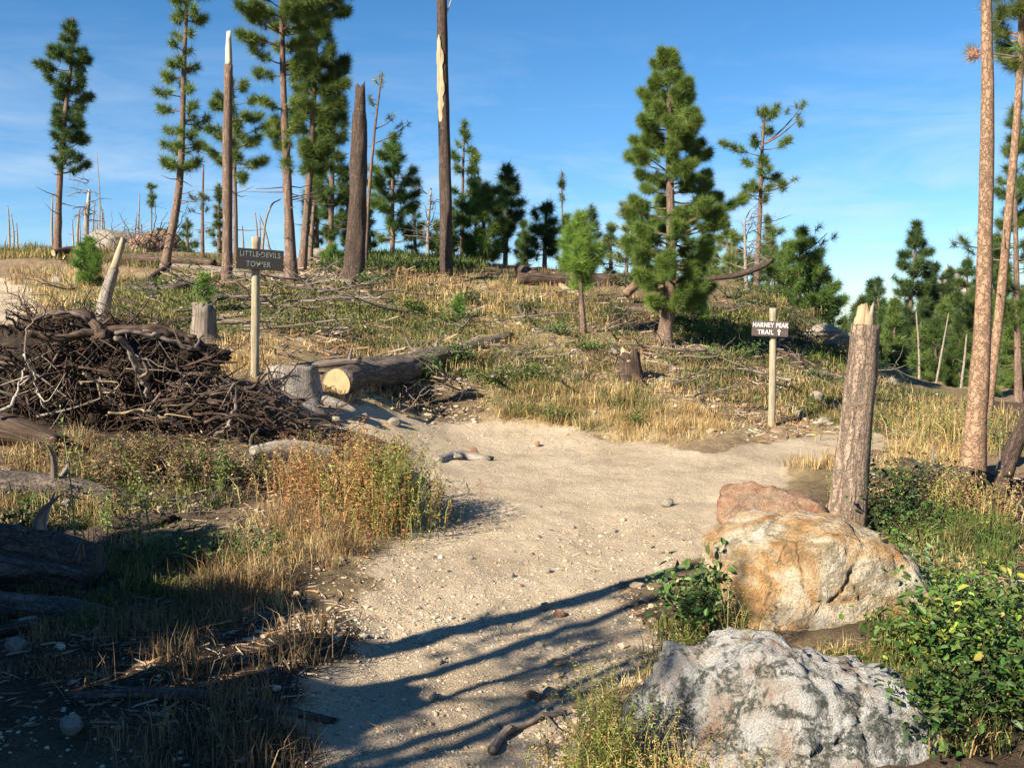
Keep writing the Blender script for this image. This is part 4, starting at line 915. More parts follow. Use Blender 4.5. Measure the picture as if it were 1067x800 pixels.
def sign(label, bx, by, topy, postw, brd, lines, bmat, tmat, yaw, tilt, post_label=None, tsize=.1, arrow=None):
    b0 = g1(bx, by); Y = b0[1]; sc = Y/F; root = empty('trail_sign', b0, label, 'trail sign')
    top = pix(bx+1.5, topy, Y); mb = MB(); tube(mb, [b0-[0, 0, .2], b0+(top-b0)*.5+[.006, 0, 0], top], [postw/2*sc]*3, 16, amp=.05, sub=24, seed=2); mb.build('post', M['post_wood'], root)
    l, r, t_, b_ = brd; cw = (r-l)*sc; ch = (b_-t_)*sc; c = pix((l+r)/2, (t_+b_)/2, Y-postw/2*sc-.022)
    cy, sy, ct, st = math.cos(yaw), math.sin(yaw), math.cos(tilt), math.sin(tilt)
    Rz = np.array([[cy, -sy, 0], [sy, cy, 0], [0, 0, 1]]); Ry = np.array([[ct, 0, st], [0, 1, 0], [-st, 0, ct]]); R = Rz@Ry
    m2 = MB(); boxmb(m2, (0, 0, 0), (cw, .036, ch)); bo = m2.build('board', bmat, origin=(0, 0, 0), smooth=False)
    bo.parent = root; bo.location = tuple(c-b0); bo.rotation_euler = (0, tilt, yaw)
    for (txt, x, z, s_, sq) in lines:
        me = text_mesh(txt, s_, .002, sq); me.materials.append(tmat); o = bpy.data.objects.new('lettering', me); C.objects.link(o); o.parent = bo
        o.rotation_euler = (math.pi/2, 0, 0); o.location = (x*cw, -.0195, z*ch)
    if arrow:
        m3 = MB(); x, z, h = arrow[0]*cw, arrow[1]*ch, arrow[2]; w = h*.16
        pts = [(-w/2, -h/2), (w/2, -h/2), (w/2, h*.1), (h*.3, h*.1), (0, h/2), (-h*.3, h*.1), (-w/2, h*.1)]
        f = [(x+a, -.0215, z+b) for a, b in pts]; g = [(x+a, -.0185, z+b) for a, b in pts]; n = len(pts)
        k = np.arange(n); m3.add(np.array(f+g), [np.array([[0, 1, 2, 6]]), np.array([[2, 3, 4], [2, 4, 6], [6, 4, 5]]), np.stack([k, k+n, (k+1) % n+n, (k+1) % n], -1)])
        a_ = m3.build('arrow', tmat, origin=(0, 0, 0), smooth=False); a_.parent = bo
    for z in (.22, -.25):
        m4 = MB(); tube(m4, [(0, -.030, z*ch), (0, -.017, z*ch)], [.009, .011], 10); q = m4.build('bolt', M['bolt'], origin=(0, 0, 0)); q.parent = bo
    return root
sign('black trail sign with faded grey lettering on a pale post near the sawn log', 265, 393, 247, 9, (247.5, 294.5, 260, 281), 
     [('LITTLE DEVILS', 0, .12, .082, .80), ('TOWER', -.03, -.36, .085, .85)], M['board_dark'], M['worn_paint'], math.radians(14), math.radians(3.5))
sign('weathered brown trail sign with white lettering and an arrow, right of the junction', 804, 441, 321, 7.5, (784, 821, 334.5, 350.5),
     [('HARNEY PEAK', 0, .10, .086, .80), ('TRAIL', -.13, -.36, .086, .88)], M['board_brown'], M['white_paint'], math.radians(-4), math.radians(2), arrow=(.24, -.20, .085))

# ---- stumps and logs
stump('tree_stump', 'weathered grey ribbed stump on the green slope left of the black sign post', 212, 358, 26, 34, 'grey_wood', 3, jag=.25, lean=(.05, 0), topmat='grey_wood')
stump('tree_stump', 'small broken brown stump on the slope below the biggest pine', 656, 397, 25, 23, 'root_wood', 5, jag=.45, lean=(-.05, 0))
stump('tree_stump', 'thick low grey barked stump beside the sawn log end', 306, 421, 56, 40, 'grey_bark', 8, jag=.10, flare=1.35, topmat='grey_wood')
log_('log', 'long fallen log with a pale sawn end above the junction', [(351,391),(385,381),(420,375),(450,370),(478,366)], [32,34,31,27,20], 'grey_log', cut=True, seed=3, n=40, stubs=3, amp=.26, lift=.55)
log_('log', 'shorter dark log continuing behind the sawn log up the slope', [(480,360),(505,353),(530,349)], [14,14,9], 'grey_log', seed=4, amp=.3, lift=.4)
log_('log', 'thin grey pole lying along the top of the sawn log', [(305,383),(340,379),(372,376)], [8,8,7], 'grey_wood', seed=5, Ys=[12.0,12.1,12.2], amp=.08)
log_('log', 'long dark fallen trunk across the left skyline slope', [(118,271),(160,273),(200,274),(222,275)], [8,8,7,7], 'root_wood', seed=6, lift=1.6)
log_('log', 'long pale bare log lying left to right behind the black sign', [(178,276),(225,282),(262,284),(300,287)], [6,7,7,6], 'grey_wood', seed=7, stubs=1)
log_('log', 'grey log lying among the pines right of the black sign', [(300,288),(335,291),(366,296)], [6,7,7], 'grey_wood', seed=8)
log_('log', 'long thin pale log on the ridge crest behind the hollow snag', [(350,268),(400,268),(440,271)], [4,5,4], 'grey_wood', seed=9, lift=1.5)
log_('log', 'big dark fallen trunk lying on the ridge left of the biggest pine', [(540,288),(590,289),(640,291),(690,290)], [13,15,14,12], 'root_wood', seed=10, stubs=3, lift=.9)
log_('log', 'dark root end of a fallen trunk under the narrow ridge pines', [(520,272),(545,280),(560,287)], [10,13,14], 'root_wood', seed=11, stubs=3)
log_('log', 'mossy dark log on the green slope below the curved pine', [(130,300),(175,299),(205,294)], [7,8,6], 'rot_wood', seed=12)
log_('log', 'dark sloping log at the foot of the curved pine', [(150,296),(163,286),(176,276)], [7,7,5], 'dark_bark', seed=13, Ys=[21,22,23])
log_('log', 'short log with a pale broken end at the foot of the leftmost tall pine', [(56,268),(75,266),(92,266)], [7,7,6], 'root_wood', seed=14, lift=2.2, cut=True)
log_('log', 'big rotten dark log in the shaded left foreground', [(-90,580),(-20,584),(45,588),(100,600)], [80,78,70,52], 'rot_wood', seed=15, n=72, amp=.34, lift=.35, Ys=[5.7,5.7,5.65,5.6], jag=.3, stubs=3)
log_('log', 'dark split slab lying against the front of the big rotten log', [(-60,632),(10,630),(70,634),(112,640)], [26,28,24,14], 'rot_wood', seed=45, n=30, amp=.4, Ys=[5.1,5.1,5.1,5.1])
log_('log', 'thin dark broken limb in front of the split slab', [(-20,662),(40,655),(100,650),(150,655)], [12,14,11,6], 'root_wood', seed=46, n=14, amp=.3)
log_('log', 'dark crooked limb between the two rotting logs at the left edge', [(0,552),(60,546),(120,556),(170,550)], [12,14,11,7], 'dark_bark', seed=47, n=16, amp=.3)
log_('log', 'short thick dark limb lying under the left weed stalks', [(95,548),(130,540),(175,545)], [18,20,13], 'dark_bark', seed=48, n=20, amp=.3)
log_('log', 'dark rotting log above the big rotten log at the left edge', [(-60,508),(20,512),(90,520),(142,528)], [44,42,38,26], 'rot_wood', seed=16, n=32, amp=.2, Ys=[7.7,7.7,7.6,7.6], stubs=2)
log_('log', 'dark log with peeling bark at the left edge below the root pile', [(-40,440),(10,446),(60,462)], [32,34,24], 'root_wood', seed=17, n=32, amp=.18, Ys=[8.9,8.9,8.8])
log_('log', 'short pale weathered log at the right end of the root pile', [(262,474),(300,470),(347,474)], [20,24,18], 'grey_bark', seed=18, n=32, amp=.25, jag=.15)
log_('log', 'straight thin dark log on the shaded ground at bottom left', [(70,738),(160,734),(250,738),(335,742)], [11,14,12,8], 'rot_wood', seed=19, n=16)
log_('log', 'dark fallen trunk lying behind the orange barked pine base', [(935,491),(975,494),(1010,500),(1050,506)], [26,25,24,20], 'dark_bark', seed=20, n=30, stubs=2)
log_('log', 'thin pale log lying in the right hand undergrowth', [(1010,600),(1040,640),(1075,665)], [10,13,12], 'grey_bark', seed=21)
log_('log', 'short bleached log on the slope left of the bright young pine', [(580,292),(592,299),(606,306)], [5,6,5], 'pale_wood', seed=22)
log_('log', 'dark fallen log on the shoulder behind the biggest pine', [(735,291),(765,287),(790,279),(803,272)], [4,6,7,5], 'dark_bark', seed=23, Ys=[21,21,21,21], amp=.1)
log_('log', 'reddish splintered trunk leaning below the left side of the biggest pine', [(652,306),(664,295),(676,280)], [9,10,6], 'orange_bark', seed=24, Ys=[20,20.2,20.5])
log_('log', 'flat weathered wood slab half buried in the path junction', [(455,471),(480,466),(508,472)], [10,13,9], 'grey_bark', seed=25, amp=.35, lift=.2)
log_('log', 'grey log in the shade on the lower right slope', [(655,318),(690,322),(720,324)], [5,6,5], 'grey_wood', seed=26)
# the forked stick on the path
def stickthing(name, label, pts, wid, mat_='grey_wood', Ys=None, twigs=(), group=None, n=10, cat='stick', lift=.9, seed=1):
    if Ys is None: P = G([p[0] for p in pts], [p[1] for p in pts]); r = np.array(wid)/2*P[:, 1]/F; P[:, 2] += r*lift
    else: P = pxtube(pts, Ys); r = np.array(wid)/2*P[:, 1]/F
    mid = P[0]; base = np.array([mid[0], mid[1], float(H(np.array([mid[0]]), np.array([mid[1]]))[0])])
    root = empty(name, base, label, cat, group) if twigs else None
    mb = MB(); tube(mb, P, r*(.58 if cat == 'dead branch' else 1), n, amp=.30 if cat == 'dead branch' else .16, nf=(22, 22, 7), seed=seed, sub=34, wig=.02 if cat == 'dead branch' else .006)
    if not twigs: return mb.build(name, M[mat_], origin=base, label=label, cat=cat, group=group)
    mb.build('stem', M[mat_], root)
    for tw, ww in twigs:
        Q = G([p[0] for p in tw], [p[1] for p in tw]) if Ys is None else pxtube(tw, np.mean(Ys)); Q[0] = P[np.argmin(np.linalg.norm(P-Q[0], axis=1))]; q = np.linspace(ww, ww*.3, len(tw))/2*Q[:, 1]/F; Q[1:, 2] += .01
        m2 = MB(); tube(m2, Q, q, 7, amp=.1, sub=10); m2.build('twig', M[mat_], root)
    return root
stickthing('stick', 'short forked grey stick with a dark knuckle lying on the sandy path', [(512,774),(520,764),(532,749),(548,745),(568,738),(590,734)], [10,11,11,7,7,6], twigs=[([(532,748),(524,745),(518,744)], 6), ([(570,738),(580,748),(586,752)], 4)])

# ---- uprooted root pile at left
wad_c = pix(95, 400, 10.3); wb = np.array([wad_c[0], 10.3, float(H(np.array([wad_c[0]]), np.array([10.3]))[0])])
wad = empty('root_wad', wb, 'huge uprooted tangle of dark roots and soil on the left side', 'root wad')
p, f = rockverts(5, 77, 4, rough=.16); p = p*np.array([1.28, .55, .56]); mb = MB(); mb.add(p+wb+[0, .05, .42], f); 
M['soil'] = wood('soil', (.008, .006, .004), (.030, .020, .014), (.075, .05, .035), 14, .02); mb.build('soil_mass', M['soil'], wad)
r = np.random.default_rng(12)
for k in range(70):
    a = r.uniform(0, 6.28); e = r.uniform(-.3, 1.0); s = np.array([math.cos(a)*1.22*math.cos(e), -abs(math.sin(a))*.5*math.cos(e) if r.random() < .8 else .3, .5*math.sin(e)])
    d = s/np.array([1.3, .6, .6])*.7+r.normal(size=3)*.5+np.array([0, -.25, .0]); ln = r.uniform(.35, .95)
    mb = MB(); bough(mb, wb+[0, .05, .42]+s*.92, d, ln, r.uniform(.008, .026), r, 2, .38, g=-.2)
    mb.build('root', M['root_wood' if r.random() < .7 else 'grey_wood'], wad)
mb = MB()
for k in range(1100):
    a = r.uniform(0, 6.28); e = r.uniform(-.9, 1.4); s = np.array([math.cos(a)*1.2*math.cos(e), -abs(math.sin(a))*.55*math.cos(e), .55*math.sin(e)])
    d = r.normal(size=3); q = wb+[0, .05, .42]+s*r.uniform(.9, 1.12); ln = r.uniform(.12, .45); c1 = d/np.linalg.norm(d)*ln
    tube(mb, [q, q+c1*.5+r.normal(size=3)*.05, q+c1+r.normal(size=3)*.08-[0, 0, .08]], [.006, .005, .0015], 4, cap=False, sub=7)
for k in range(420):
    q = wb+np.array([r.uniform(-1.3, 1.25), r.uniform(-.6, .1), r.uniform(.0, .95)*(1-.25*abs(r.normal()))]); d = r.normal(size=3)*[1, .5, .8]; d /= np.linalg.norm(d); ln = r.uniform(.15, .75)
    if q[2] > wb[2]+.95-.35*abs(q[0]-wb[0]): continue
    tube(mb, [q, q+d*ln*.5+r.normal(size=3)*.015, q+d*ln], [r.uniform(.006, .016), .007, .004], 5, cap=True, sub=5, amp=.2)
gs = MB()
for k in range(75):
    q = wb+np.array([r.uniform(-1.35, 1.3), r.uniform(-.75, -.2), r.uniform(.0, 1.0)]); 
    if q[2] > wb[2]+1.0-.35*abs(q[0]-wb[0]): continue
    d = r.normal(size=3)*[1, .4, .6]; d /= np.linalg.norm(d); ln = r.uniform(.2, .85); rr1 = r.uniform(.005, .018)
    tube(gs, [q-d*ln*.5, q+r.normal(size=3)*.012, q+d*ln*.5], [rr1, rr1*.8, rr1*.5], 6, cap=True, sub=8, amp=.2, seed=k, jag=.02)
gs.build('broken_sticks', M['grey_wood'], wad, kind='stuff')
mb.build('rootlets', M['root_wood'], wad, kind='stuff')
# named branches lying over and beside the pile
BR = [('arching pale root curving out over the left edge of the root pile', [(25,372),(28,345),(45,330),(80,327),(105,345)], [3,4,5,6,8], 9.6, 'grey_wood'),
      ('thin white root hanging down at the far left of the pile', [(25,370),(34,385),(40,410),(52,432)], [4,3.5,3,2], 9.5, 'white_wood'),
      ('thick dark grey root crossing the top of the pile', [(28,347),(60,352),(110,345),(160,342),(205,352)], [14,15,16,14,9], 9.8, 'root_wood'),
      ('dark hooked root sticking up at the top left of the pile', [(110,350),(90,330),(66,325),(35,332),(18,352)], [16,18,15,9,5], 9.9, 'root_wood'),
      ('pale barked limb on the right shoulder of the pile', [(120,350),(138,368),(146,392),(158,415)], [11,12,9,5], 9.4, 'grey_wood'),
      ('bright pale root curling through the middle of the pile', [(85,390),(100,398),(108,415),(126,423)], [4,5,4,3], 9.4, 'pale_wood'),
      ('long dark branch arching down right from the pile towards the stump', [(150,345),(190,352),(220,375),(228,400)], [12,11,8,4], 9.8, 'root_wood'),
      ('dark limb lying right of the pile reaching the thick stump', [(185,430),(215,412),(255,405),(300,425),(325,436)], [7,9,10,8,4], 9.6, 'dark_bark'),
      ('curved grey limb with a fork below the black sign post', [(200,420),(235,398),(265,403),(298,418)], [5,8,9,6], 10.2, 'grey_wood'),
      ('upright dark stub leaning in front of the pale short log', [(258,474),(264,455),(276,438)], [6,6,4], 9.2, 'root_wood'),
      ('pale limb with peeling bark in front of the pile', [(115,432),(150,428),(180,438),(195,452)], [5,6,5,3], 9.0, 'pale_wood'),
      ('long thin branch trailing at the left below the pile', [(-10,432),(12,422),(20,402),(26,385)], [9,6,3,2], 9.0, 'white_wood'),
      ('knotted grey root pointing up between the pile and the stump', [(225,455),(240,440),(246,420),(238,405)], [9,8,6,3], 9.4, 'grey_wood'),
      ('bent dark branch low at the right end of the pile', [(215,440),(250,432),(285,445),(322,452)], [8,9,7,4], 9.3, 'root_wood'),
      ('forked grey limb on top of the middle of the pile', [(120,345),(165,350),(200,362),(212,350)], [8,8,6,4], 9.5, 'grey_wood')]
for k, (lb, pts, wd, Y, mt) in enumerate(BR):
    stickthing('dead_branch', lb, pts, wd, mt, Ys=[Y-.25+.5*i/len(pts) for i in range(len(pts))], cat='dead branch', seed=k, group='roots and branches of the pile', twigs=[([pts[2], (pts[2][0]+r.uniform(-18, 18), pts[2][1]+r.uniform(-20, 10)), (pts[2][0]+r.uniform(-30, 30), pts[2][1]+r.uniform(-30, 20))], wd[2]*.5)])
mb = MB()
for k in range(150):   # finer brush on the right of the pile
    x = r.uniform(165, 330); y = r.uniform(395+abs(x-220)*.15, 462); q = pix(x, y, r.uniform(9.3, 10.2)); q[2] = max(q[2]-.05, float(H(q[0:1], q[1:2])[0]))
    bough(mb, q, [r.normal(), r.normal()*.5, .15], r.uniform(.25, .8), r.uniform(.006, .018), r, 1, .35, g=-.2)
mb.build('brush_pile', M['root_wood'], origin=pix(240, 440, 9.8), label='low heap of tangled dark twigs between the root wad and the thick stump', cat='brush pile', kind='stuff')

# ---- dead branches lying on the slope (built once, copied)
protos = []
for k in range(5):
    rr2 = np.random.default_rng(200+k); root = empty('fallen_branch', (0, 0, 0), 'x', 'dead branch', 'dead branches strewn over the slope')
    mb = MB(); pts = np.array([[t-.5, .10*math.sin(t*3+k), .05+.10*t+rr2.normal()*.01] for t in np.linspace(0, 1, 6)])*1.6
    tube(mb, pts, np.linspace(.024, .006, 6), 7, amp=.1, sub=14); mb.build('stem', M['grey_wood'], root, origin=(0, 0, 0))
    for j in range(5):
        q = pts[1+j % 4]; m2 = MB(); bough(m2, q, [.5, rr2.normal(), rr2.uniform(.1, .9)], rr2.uniform(.3, .8), .010, rr2, 1, .2); m2.build('twig', M['grey_wood'], root, origin=(0, 0, 0))
    protos.append(root)
spots = [(250,320),(280,330),(300,310),(315,335),(265,345),(330,320),(390,330),(350,355),(420,315),(200,300),(235,305),(285,300),(545,338),(575,342),(600,318),(640,312),(525,312),(680,372),(720,380),(770,395),(740,420),(640,350),(830,380),(860,400),(890,420),
         (150,335),(60,310),(450,400),(500,420),(430,425),(620,400),(560,370),(710,310),(480,340),(370,310),(840,350),(650,330),(760,330),(905,395),(120,320),(310,350),(520,398),(590,412)]
rs_ = np.random.default_rng(3); spots += [(int(rs_.uniform(130, 420)), int(rs_.uniform(288, 350))) for _ in range(12)]+[(int(rs_.uniform(440, 860)), int(rs_.uniform(300, 410))) for _ in range(8)]+[(int(rs_.uniform(40, 260)), int(rs_.uniform(470, 620))) for _ in range(12)]
for i, (x, y) in enumerate(spots):
    pr = protos[i % 5]; 
    if i < 5: o = pr
    else:
        o = pr.copy(); C.objects.link(o)
        for ch in pr.children: c = ch.copy(); C.objects.link(c); c.parent = o
    q = g1(x, y); o.location = tuple(q); o.rotation_euler = (0, random.uniform(-.1, .1), random.uniform(0, 6.28)); s_ = random.uniform(.6, 1.15)*(.38 if q[1] < 10 else 1); o.scale = (s_,)*3
    o['label'] = 'thin twiggy grey dead branch strewn on the slope'

# ---- loose stones
STN = [(560,462,9,6,'dark wedge stone standing in the upper middle of the path'),(494,472,16,10,'angular brown stone beside the half buried wood slab'),(473,474,22,8,'flat tan stone left of the angular brown stone'),(695,521,20,9,'low mossy stone on the right side of the path'),
       (533,593,12,5,'small dark stone chip in the middle of the path'),(571,590,9,5,'small dark stone in the middle of the path right of the chip'),(491,577,8,4,'small brown stone on the left of the path'),(583,634,14,8,'dark stone in the shadow streak on the path'),
       (567,628,13,9,'pale stone beside the dark stone in the shadow streak'),(451,718,12,9,'round stone at the edge of the deep shadow'),(458,679,10,6,'small tan stone near the tip of the deep shadow'),(556,715,16,10,'brown stone just above the forked stick'),(575,712,22,9,'flat tan stone above the right end of the forked stick'),
       (560,556,9,4,'tiny dark stone high on the path'),(640,548,9,4,'tiny brown stone on the right half of the path'),(597,545,8,4,'tiny grey stone in the path centre'),(70,525,14,12,'white stone among the weeds at the left edge'),(600,770,26,14,'tan stone left of the weed clump at bottom'),(578,790,20,12,'stone at the bottom edge near the weed clump'),
       (1035,655,34,16,'pale stone in the right hand undergrowth'),(1050,615,22,12,'small pale stone at the right edge'),(930,402,18,12,'pale stone below the conical pine'),(905,410,14,10,'grey stone on the slope foot right of the brown signboard'),(850,418,16,11,'brown stone left of the near dead trunk top'),
       (832,432,14,8,'stone at the right of the signboard post'),(870,425,12,9,'tan stone on the slope right of the signboard post'),(60,296,12,11,'pale split stone below the leftmost tall pine'),(76,300,12,10,'grey round stone below the leftmost tall pine'),(860,440,20,9,'flat pale stone at the far edge of the path'),(885,436,14,8,'flat stone beyond the near dead trunk'),(640,368,14,7,'grey stone on the slope left of the biggest pine'),
       (410,440,16,8,'pale stone at the upper left edge of the junction'),(380,436,12,7,'grey stone below the sawn log'),(350,436,14,8,'tan stone below the sawn end'),(30,660,26,14,'pale stone in the deep shade at left'),(75,770,30,18,'stone in the deep shade at the bottom left corner'),(20,690,34,16,'grey stone in the shade below the big rotten log')]
for k, (x, y, w_, h_, lb) in enumerate(STN):
    q = g1(x, y); sc = q[1]/F; rock('stone', lb, 'stone', q, (w_*sc, w_*sc*.8, h_*sc*1.25), 300+k, M['rock_red' if k in (0, 1, 7, 11) else 'rock_plain'], 3, random.uniform(0, 3), sink=.25, group='loose stones')

# ---- shrubs and leafy plants
def sh(name, px, py, rx, rz, n, size, col, seed, label, **kw): return shrub(name, label, g1(px, py), rx, rz, n, size, col, seed, **kw)
LG = (.075, .135, .028); DG = (.035, .065, .018); YG = (.17, .21, .05)
sh('leafy_shrub', 1000, 700, .40, .42, 1300, .042, (.085,.14,.03), 1, 'bright leafy shrub right of the pale foreground boulder', yellow=.12, stems=16)
sh('leafy_shrub', 965, 650, .30, .30, 900, .036, (.10,.15,.06), 2, 'grey green leafy shrub touching the orange boulder', stems=12)
sh('leafy_shrub', 1050, 745, .42, .38, 1300, .042, (.06,.11,.025), 3, 'dark leafy shrub in the bottom right corner', stems=14, yellow=.05)
sh('leafy_shrub', 965, 770, .30, .26, 800, .036, (.045,.085,.02), 4, 'dark low shrub at the right foot of the pale boulder', stems=10)
sh('leafy_shrub', 1040, 660, .35, .30, 800, .036, (.085,.14,.03), 5, 'leafy green shrub at the right edge beside the pale stone', yellow=.1, stems=12)
sh('leafy_shrub', 925, 555, .35, .42, 800, .040, DG, 6, 'dark leafy shrub at the foot of the near dead trunk', stems=12)
sh('leafy_shrub', 960, 572, .45, .25, 900, .030, (.08,.13,.03), 7, 'low green shrub right of the near dead trunk', stems=14)
sh('leafy_shrub', 716, 640, .22, .38, 420, .052, (.08,.14,.04), 8, 'dark leaved bush squeezed against the left side of the orange boulder', stems=9)
sh('leafy_shrub', 728, 664, .16, .20, 200, .045, (.09,.15,.04), 9, 'small leafy sprig at the lower left of the orange boulder', stems=6)
sh('leafy_shrub', 960, 520, .40, .35, 600, .034, (.12,.14,.05), 10, 'pale green bush behind the near dead trunk', stems=14)
sh('leafy_shrub', 225, 590, .42, .24, 1000, .030, (.07,.12,.028), 11, 'patch of green leafy plants in the left weeds', stems=16)
sh('leafy_shrub', 30, 545, .30, .22, 400, .035, DG, 12, 'dark green plant above the big rotten log', stems=9)
sh('leafy_shrub', 245, 505, .40, .30, 600, .030, (.10,.12,.04), 13, 'dull green bush below the low twig heap', stems=12)
for k, (x, y, rx, rz, c, lb) in enumerate([(470,335,.35,.35,LG,'green shrub below the tallest pole trunk'),(485,316,.30,.30,DG,'small dark shrub behind the green shrub on the mid slope'),(478,385,.35,.40,LG,'bushy green shrub against the sawn log'),(445,395,.25,.40,LG,'green plant growing over the sawn log middle'),
      (520,405,.45,.35,(.09,.13,.03),'wide green shrub at the end of the sawn log'),(550,398,.35,.30,LG,'green shrub right of the sawn log end of slope'),(583,352,.30,.25,(.10,.14,.05),'small pale green shrub under the bright young pine'),(640,330,.4,.3,DG,'low dark shrub between the young pine and the biggest pine'),
      (615,366,.35,.22,LG,'low green shrub below the bright young pine'),(740,352,.5,.35,LG,'wide green shrub right of the biggest pine stem'),(760,345,.5,.4,LG,'green shrub mass left of the brown signboard'),(775,370,.4,.3,LG,'green shrub just below and left of the brown signboard'),(735,375,.35,.2,(.10,.15,.05),'low pale shrub under the biggest pine'),
      (830,360,.5,.35,DG,'dark shrub directly behind the brown signboard'),(855,395,.4,.25,(.10,.12,.05),'dull shrub right of the signboard post'),(390,300,.4,.3,LG,'small green shrub on the slope right of the thick dark snag'),(405,285,.6,.35,DG,'dark juniper like shrub on the ridge crest'),(440,284,.6,.35,DG,'dark spreading shrub at the tallest pole trunk base'),
      (350,285,.5,.3,DG,'dark shrub left of the thick dark snag'),(430,325,.3,.25,LG,'tiny green shrub in the middle of the straw slope'),(545,325,.35,.3,DG,'dark shrub on the upper straw slope'),(700,345,.5,.3,DG,'dark shrub shaded under the biggest pine'),(670,300,.6,.4,(.05,.09,.025),'shrub at the end of the big fallen trunk'),
      (930,455,.35,.45,(.12,.14,.05),'tall pale bush behind the near dead trunk by the far path'),(985,455,.45,.50,(.15,.15,.06),'straw green bush left of the orange barked trunk base'),(1050,470,.45,.45,(.12,.14,.05),'straw green bush right of the orange barked trunk'),(860,375,.3,.3,DG,'small dark bush on the right shoulder of the slope'),
      (580,440,.20,.22,(.12,.17,.05),'bright green tuft at the upper path edge'),(665,448,.20,.25,(.13,.16,.05),'green tuft in the straw grass along the path edge'),(890,400,.7,.6,DG,'dark bush at the foot of the right hand slope'),(915,425,.5,.4,DG,'shaded bush below the dead saplings'),
      (782,322,.7,.55,LG,'round shrub below the grey twiggy dead tree'),(812,332,.7,.5,DG,'dark shrub up the slope behind the brown signboard'),(845,345,.7,.6,LG,'green shrub left of the dark shoulder rock'),(765,312,.8,.6,(.08,.12,.04),'olive shrub on the crest right of the biggest pine'),
      (800,308,.9,.7,LG,'tall shrub on the crest under the bushy pine'),(735,300,.8,.6,DG,'dark shrub on the crest at the right side of the biggest pine'),(865,352,.8,.7,DG,'dark shrub at the right end of the crest'),(718,322,.6,.7,LG,'leafy shrub tucked under the right side of the biggest pine'),(655,302,.5,.5,(.08,.12,.04),'olive shrub at the reddish leaning trunk')]):
    sh('green_shrub', x, y, rx, rz, 420, .045 if y < 420 else .034, c, 400+k, lb, group='green shrubs on the slope', stems=12, up=.4)

def weeds(name, label, centre, rad, n, h, cols, seed, leafn=22, lsize=.022, kind=None, cat='weeds', top=.5, w=.006):
    r = np.random.default_rng(seed); c = np.array(centre); a = r.uniform(0, 6.28, n); e = np.minimum(np.abs(r.normal(size=n))*.62, 1.7)
    B = np.stack([c[0]+np.cos(a)*e*rad[0], c[1]+np.sin(a)*e*rad[1], 0*a], -1); B[:, 2] = H(B[:, 0], B[:, 1])-.02
    hh = h*r.uniform(.45, 1.15, n)*(1.05-.30*np.minimum(e, 1.5)); az = r.uniform(0, 6.28, n); ln = r.uniform(.05, .6, n); cc = np.array(cols)[r.integers(0, len(cols), n)]
    mb = MB(); blades(mb, B, hh, w, ln, cc, .15, az)
    s = r.uniform(.15, 1, (n, leafn)); d = np.stack([np.cos(az), np.sin(az)], -1)[:, None]
    Q = np.zeros((n, leafn, 3)); Q[..., :2] = B[:, None, :2]+d*(hh*ln)[:, None, None]*(.8*s[..., None]**1.6); Q[..., 2] = B[:, None, 2]+hh[:, None]*s*(1-.35*ln[:, None]*s)
    Q += r.normal(size=Q.shape)*lsize*.7*(1.2-s[..., None]); leaves(mb, Q.reshape(-1, 3), lsize*1.0, np.repeat(cc, leafn, 0), up=top, var=.3, asp=.35)
    return mb.build(name, M['grass'], origin=(c[0], c[1], float(H(c[0:1], c[1:2])[0])), smooth=False, label=label, cat=cat, kind=kind)
ST = [(.48,.33,.14), (.36,.24,.10), (.55,.42,.21), (.28,.18,.08)]; RED = [(.36,.16,.07), (.42,.24,.10), (.46,.32,.15), (.22,.18,.06)]; YEL = [(.24,.26,.07), (.36,.33,.11), (.42,.30,.12), (.18,.22,.05)]
weeds('tall_weeds', 'dense stand of tall reddish gold weeds left of the path', g1(385, 540), (.50, .75), 420, .68, RED+[(.30,.28,.08)], 1, kind='stuff', leafn=34, lsize=.028)
weeds('tall_weeds', 'yellow green top of the weed stand nearest the path', g1(412, 545), (.28, .55), 260, .78, [(.30,.30,.09), (.40,.34,.12), (.24,.26,.07)], 2, kind='stuff', leafn=26)
weeds('tall_weeds', 'thinner brown weeds below the short pale log', g1(320, 520), (.45, .5), 220, .55, RED+ST, 3, kind='stuff')
weeds('weed_clump', 'yellow green feathery weed clump left of the pale foreground boulder', g1(632, 800), (.22, .18), 210, .50, YEL, 4, leafn=34, lsize=.014, w=.004)
weeds('weed_clump', 'dry orange weed clump in front of the pale foreground boulder', np.array([.55, 3.12, 0]), (.26, .12), 160, .36, [(.40,.27,.11), (.42,.34,.14)], 5, leafn=26, lsize=.012, w=.0035)
weeds('weed_clump', 'thin yellow weed stalks in front of the orange boulder', g1(768, 684), (.09, .06), 22, .50, [(.50,.42,.15), (.32,.32,.09)], 6, leafn=24, lsize=.014, w=.004)
weeds('weed_clump', 'small feathery weeds by the left foot of the orange boulder', g1(718, 690), (.20, .15), 70, .22, YEL, 7, leafn=20, lsize=.014, w=.004)
weeds('tall_weeds', 'mixed dry weeds and seed heads below the root pile', g1(160, 500), (1.1, .55), 330, .42, [(.38,.29,.14),(.22,.16,.08), (.26,.17,.09), (.13,.14,.05),(.16,.10,.06)], 8, kind='stuff', lsize=.035, leafn=26)
weeds('tall_weeds', 'dry straw coloured weeds behind the near dead trunk', g1(985, 465), (.9, .9), 420, .65, ST+YEL, 9, kind='stuff', w=.009)
weeds('tall_weeds', 'dry mixed weeds right of the dark fallen trunk', g1(990, 535), (.9, .6), 380, .40, ST+YEL+[(.18,.11,.06)], 10, kind='stuff')
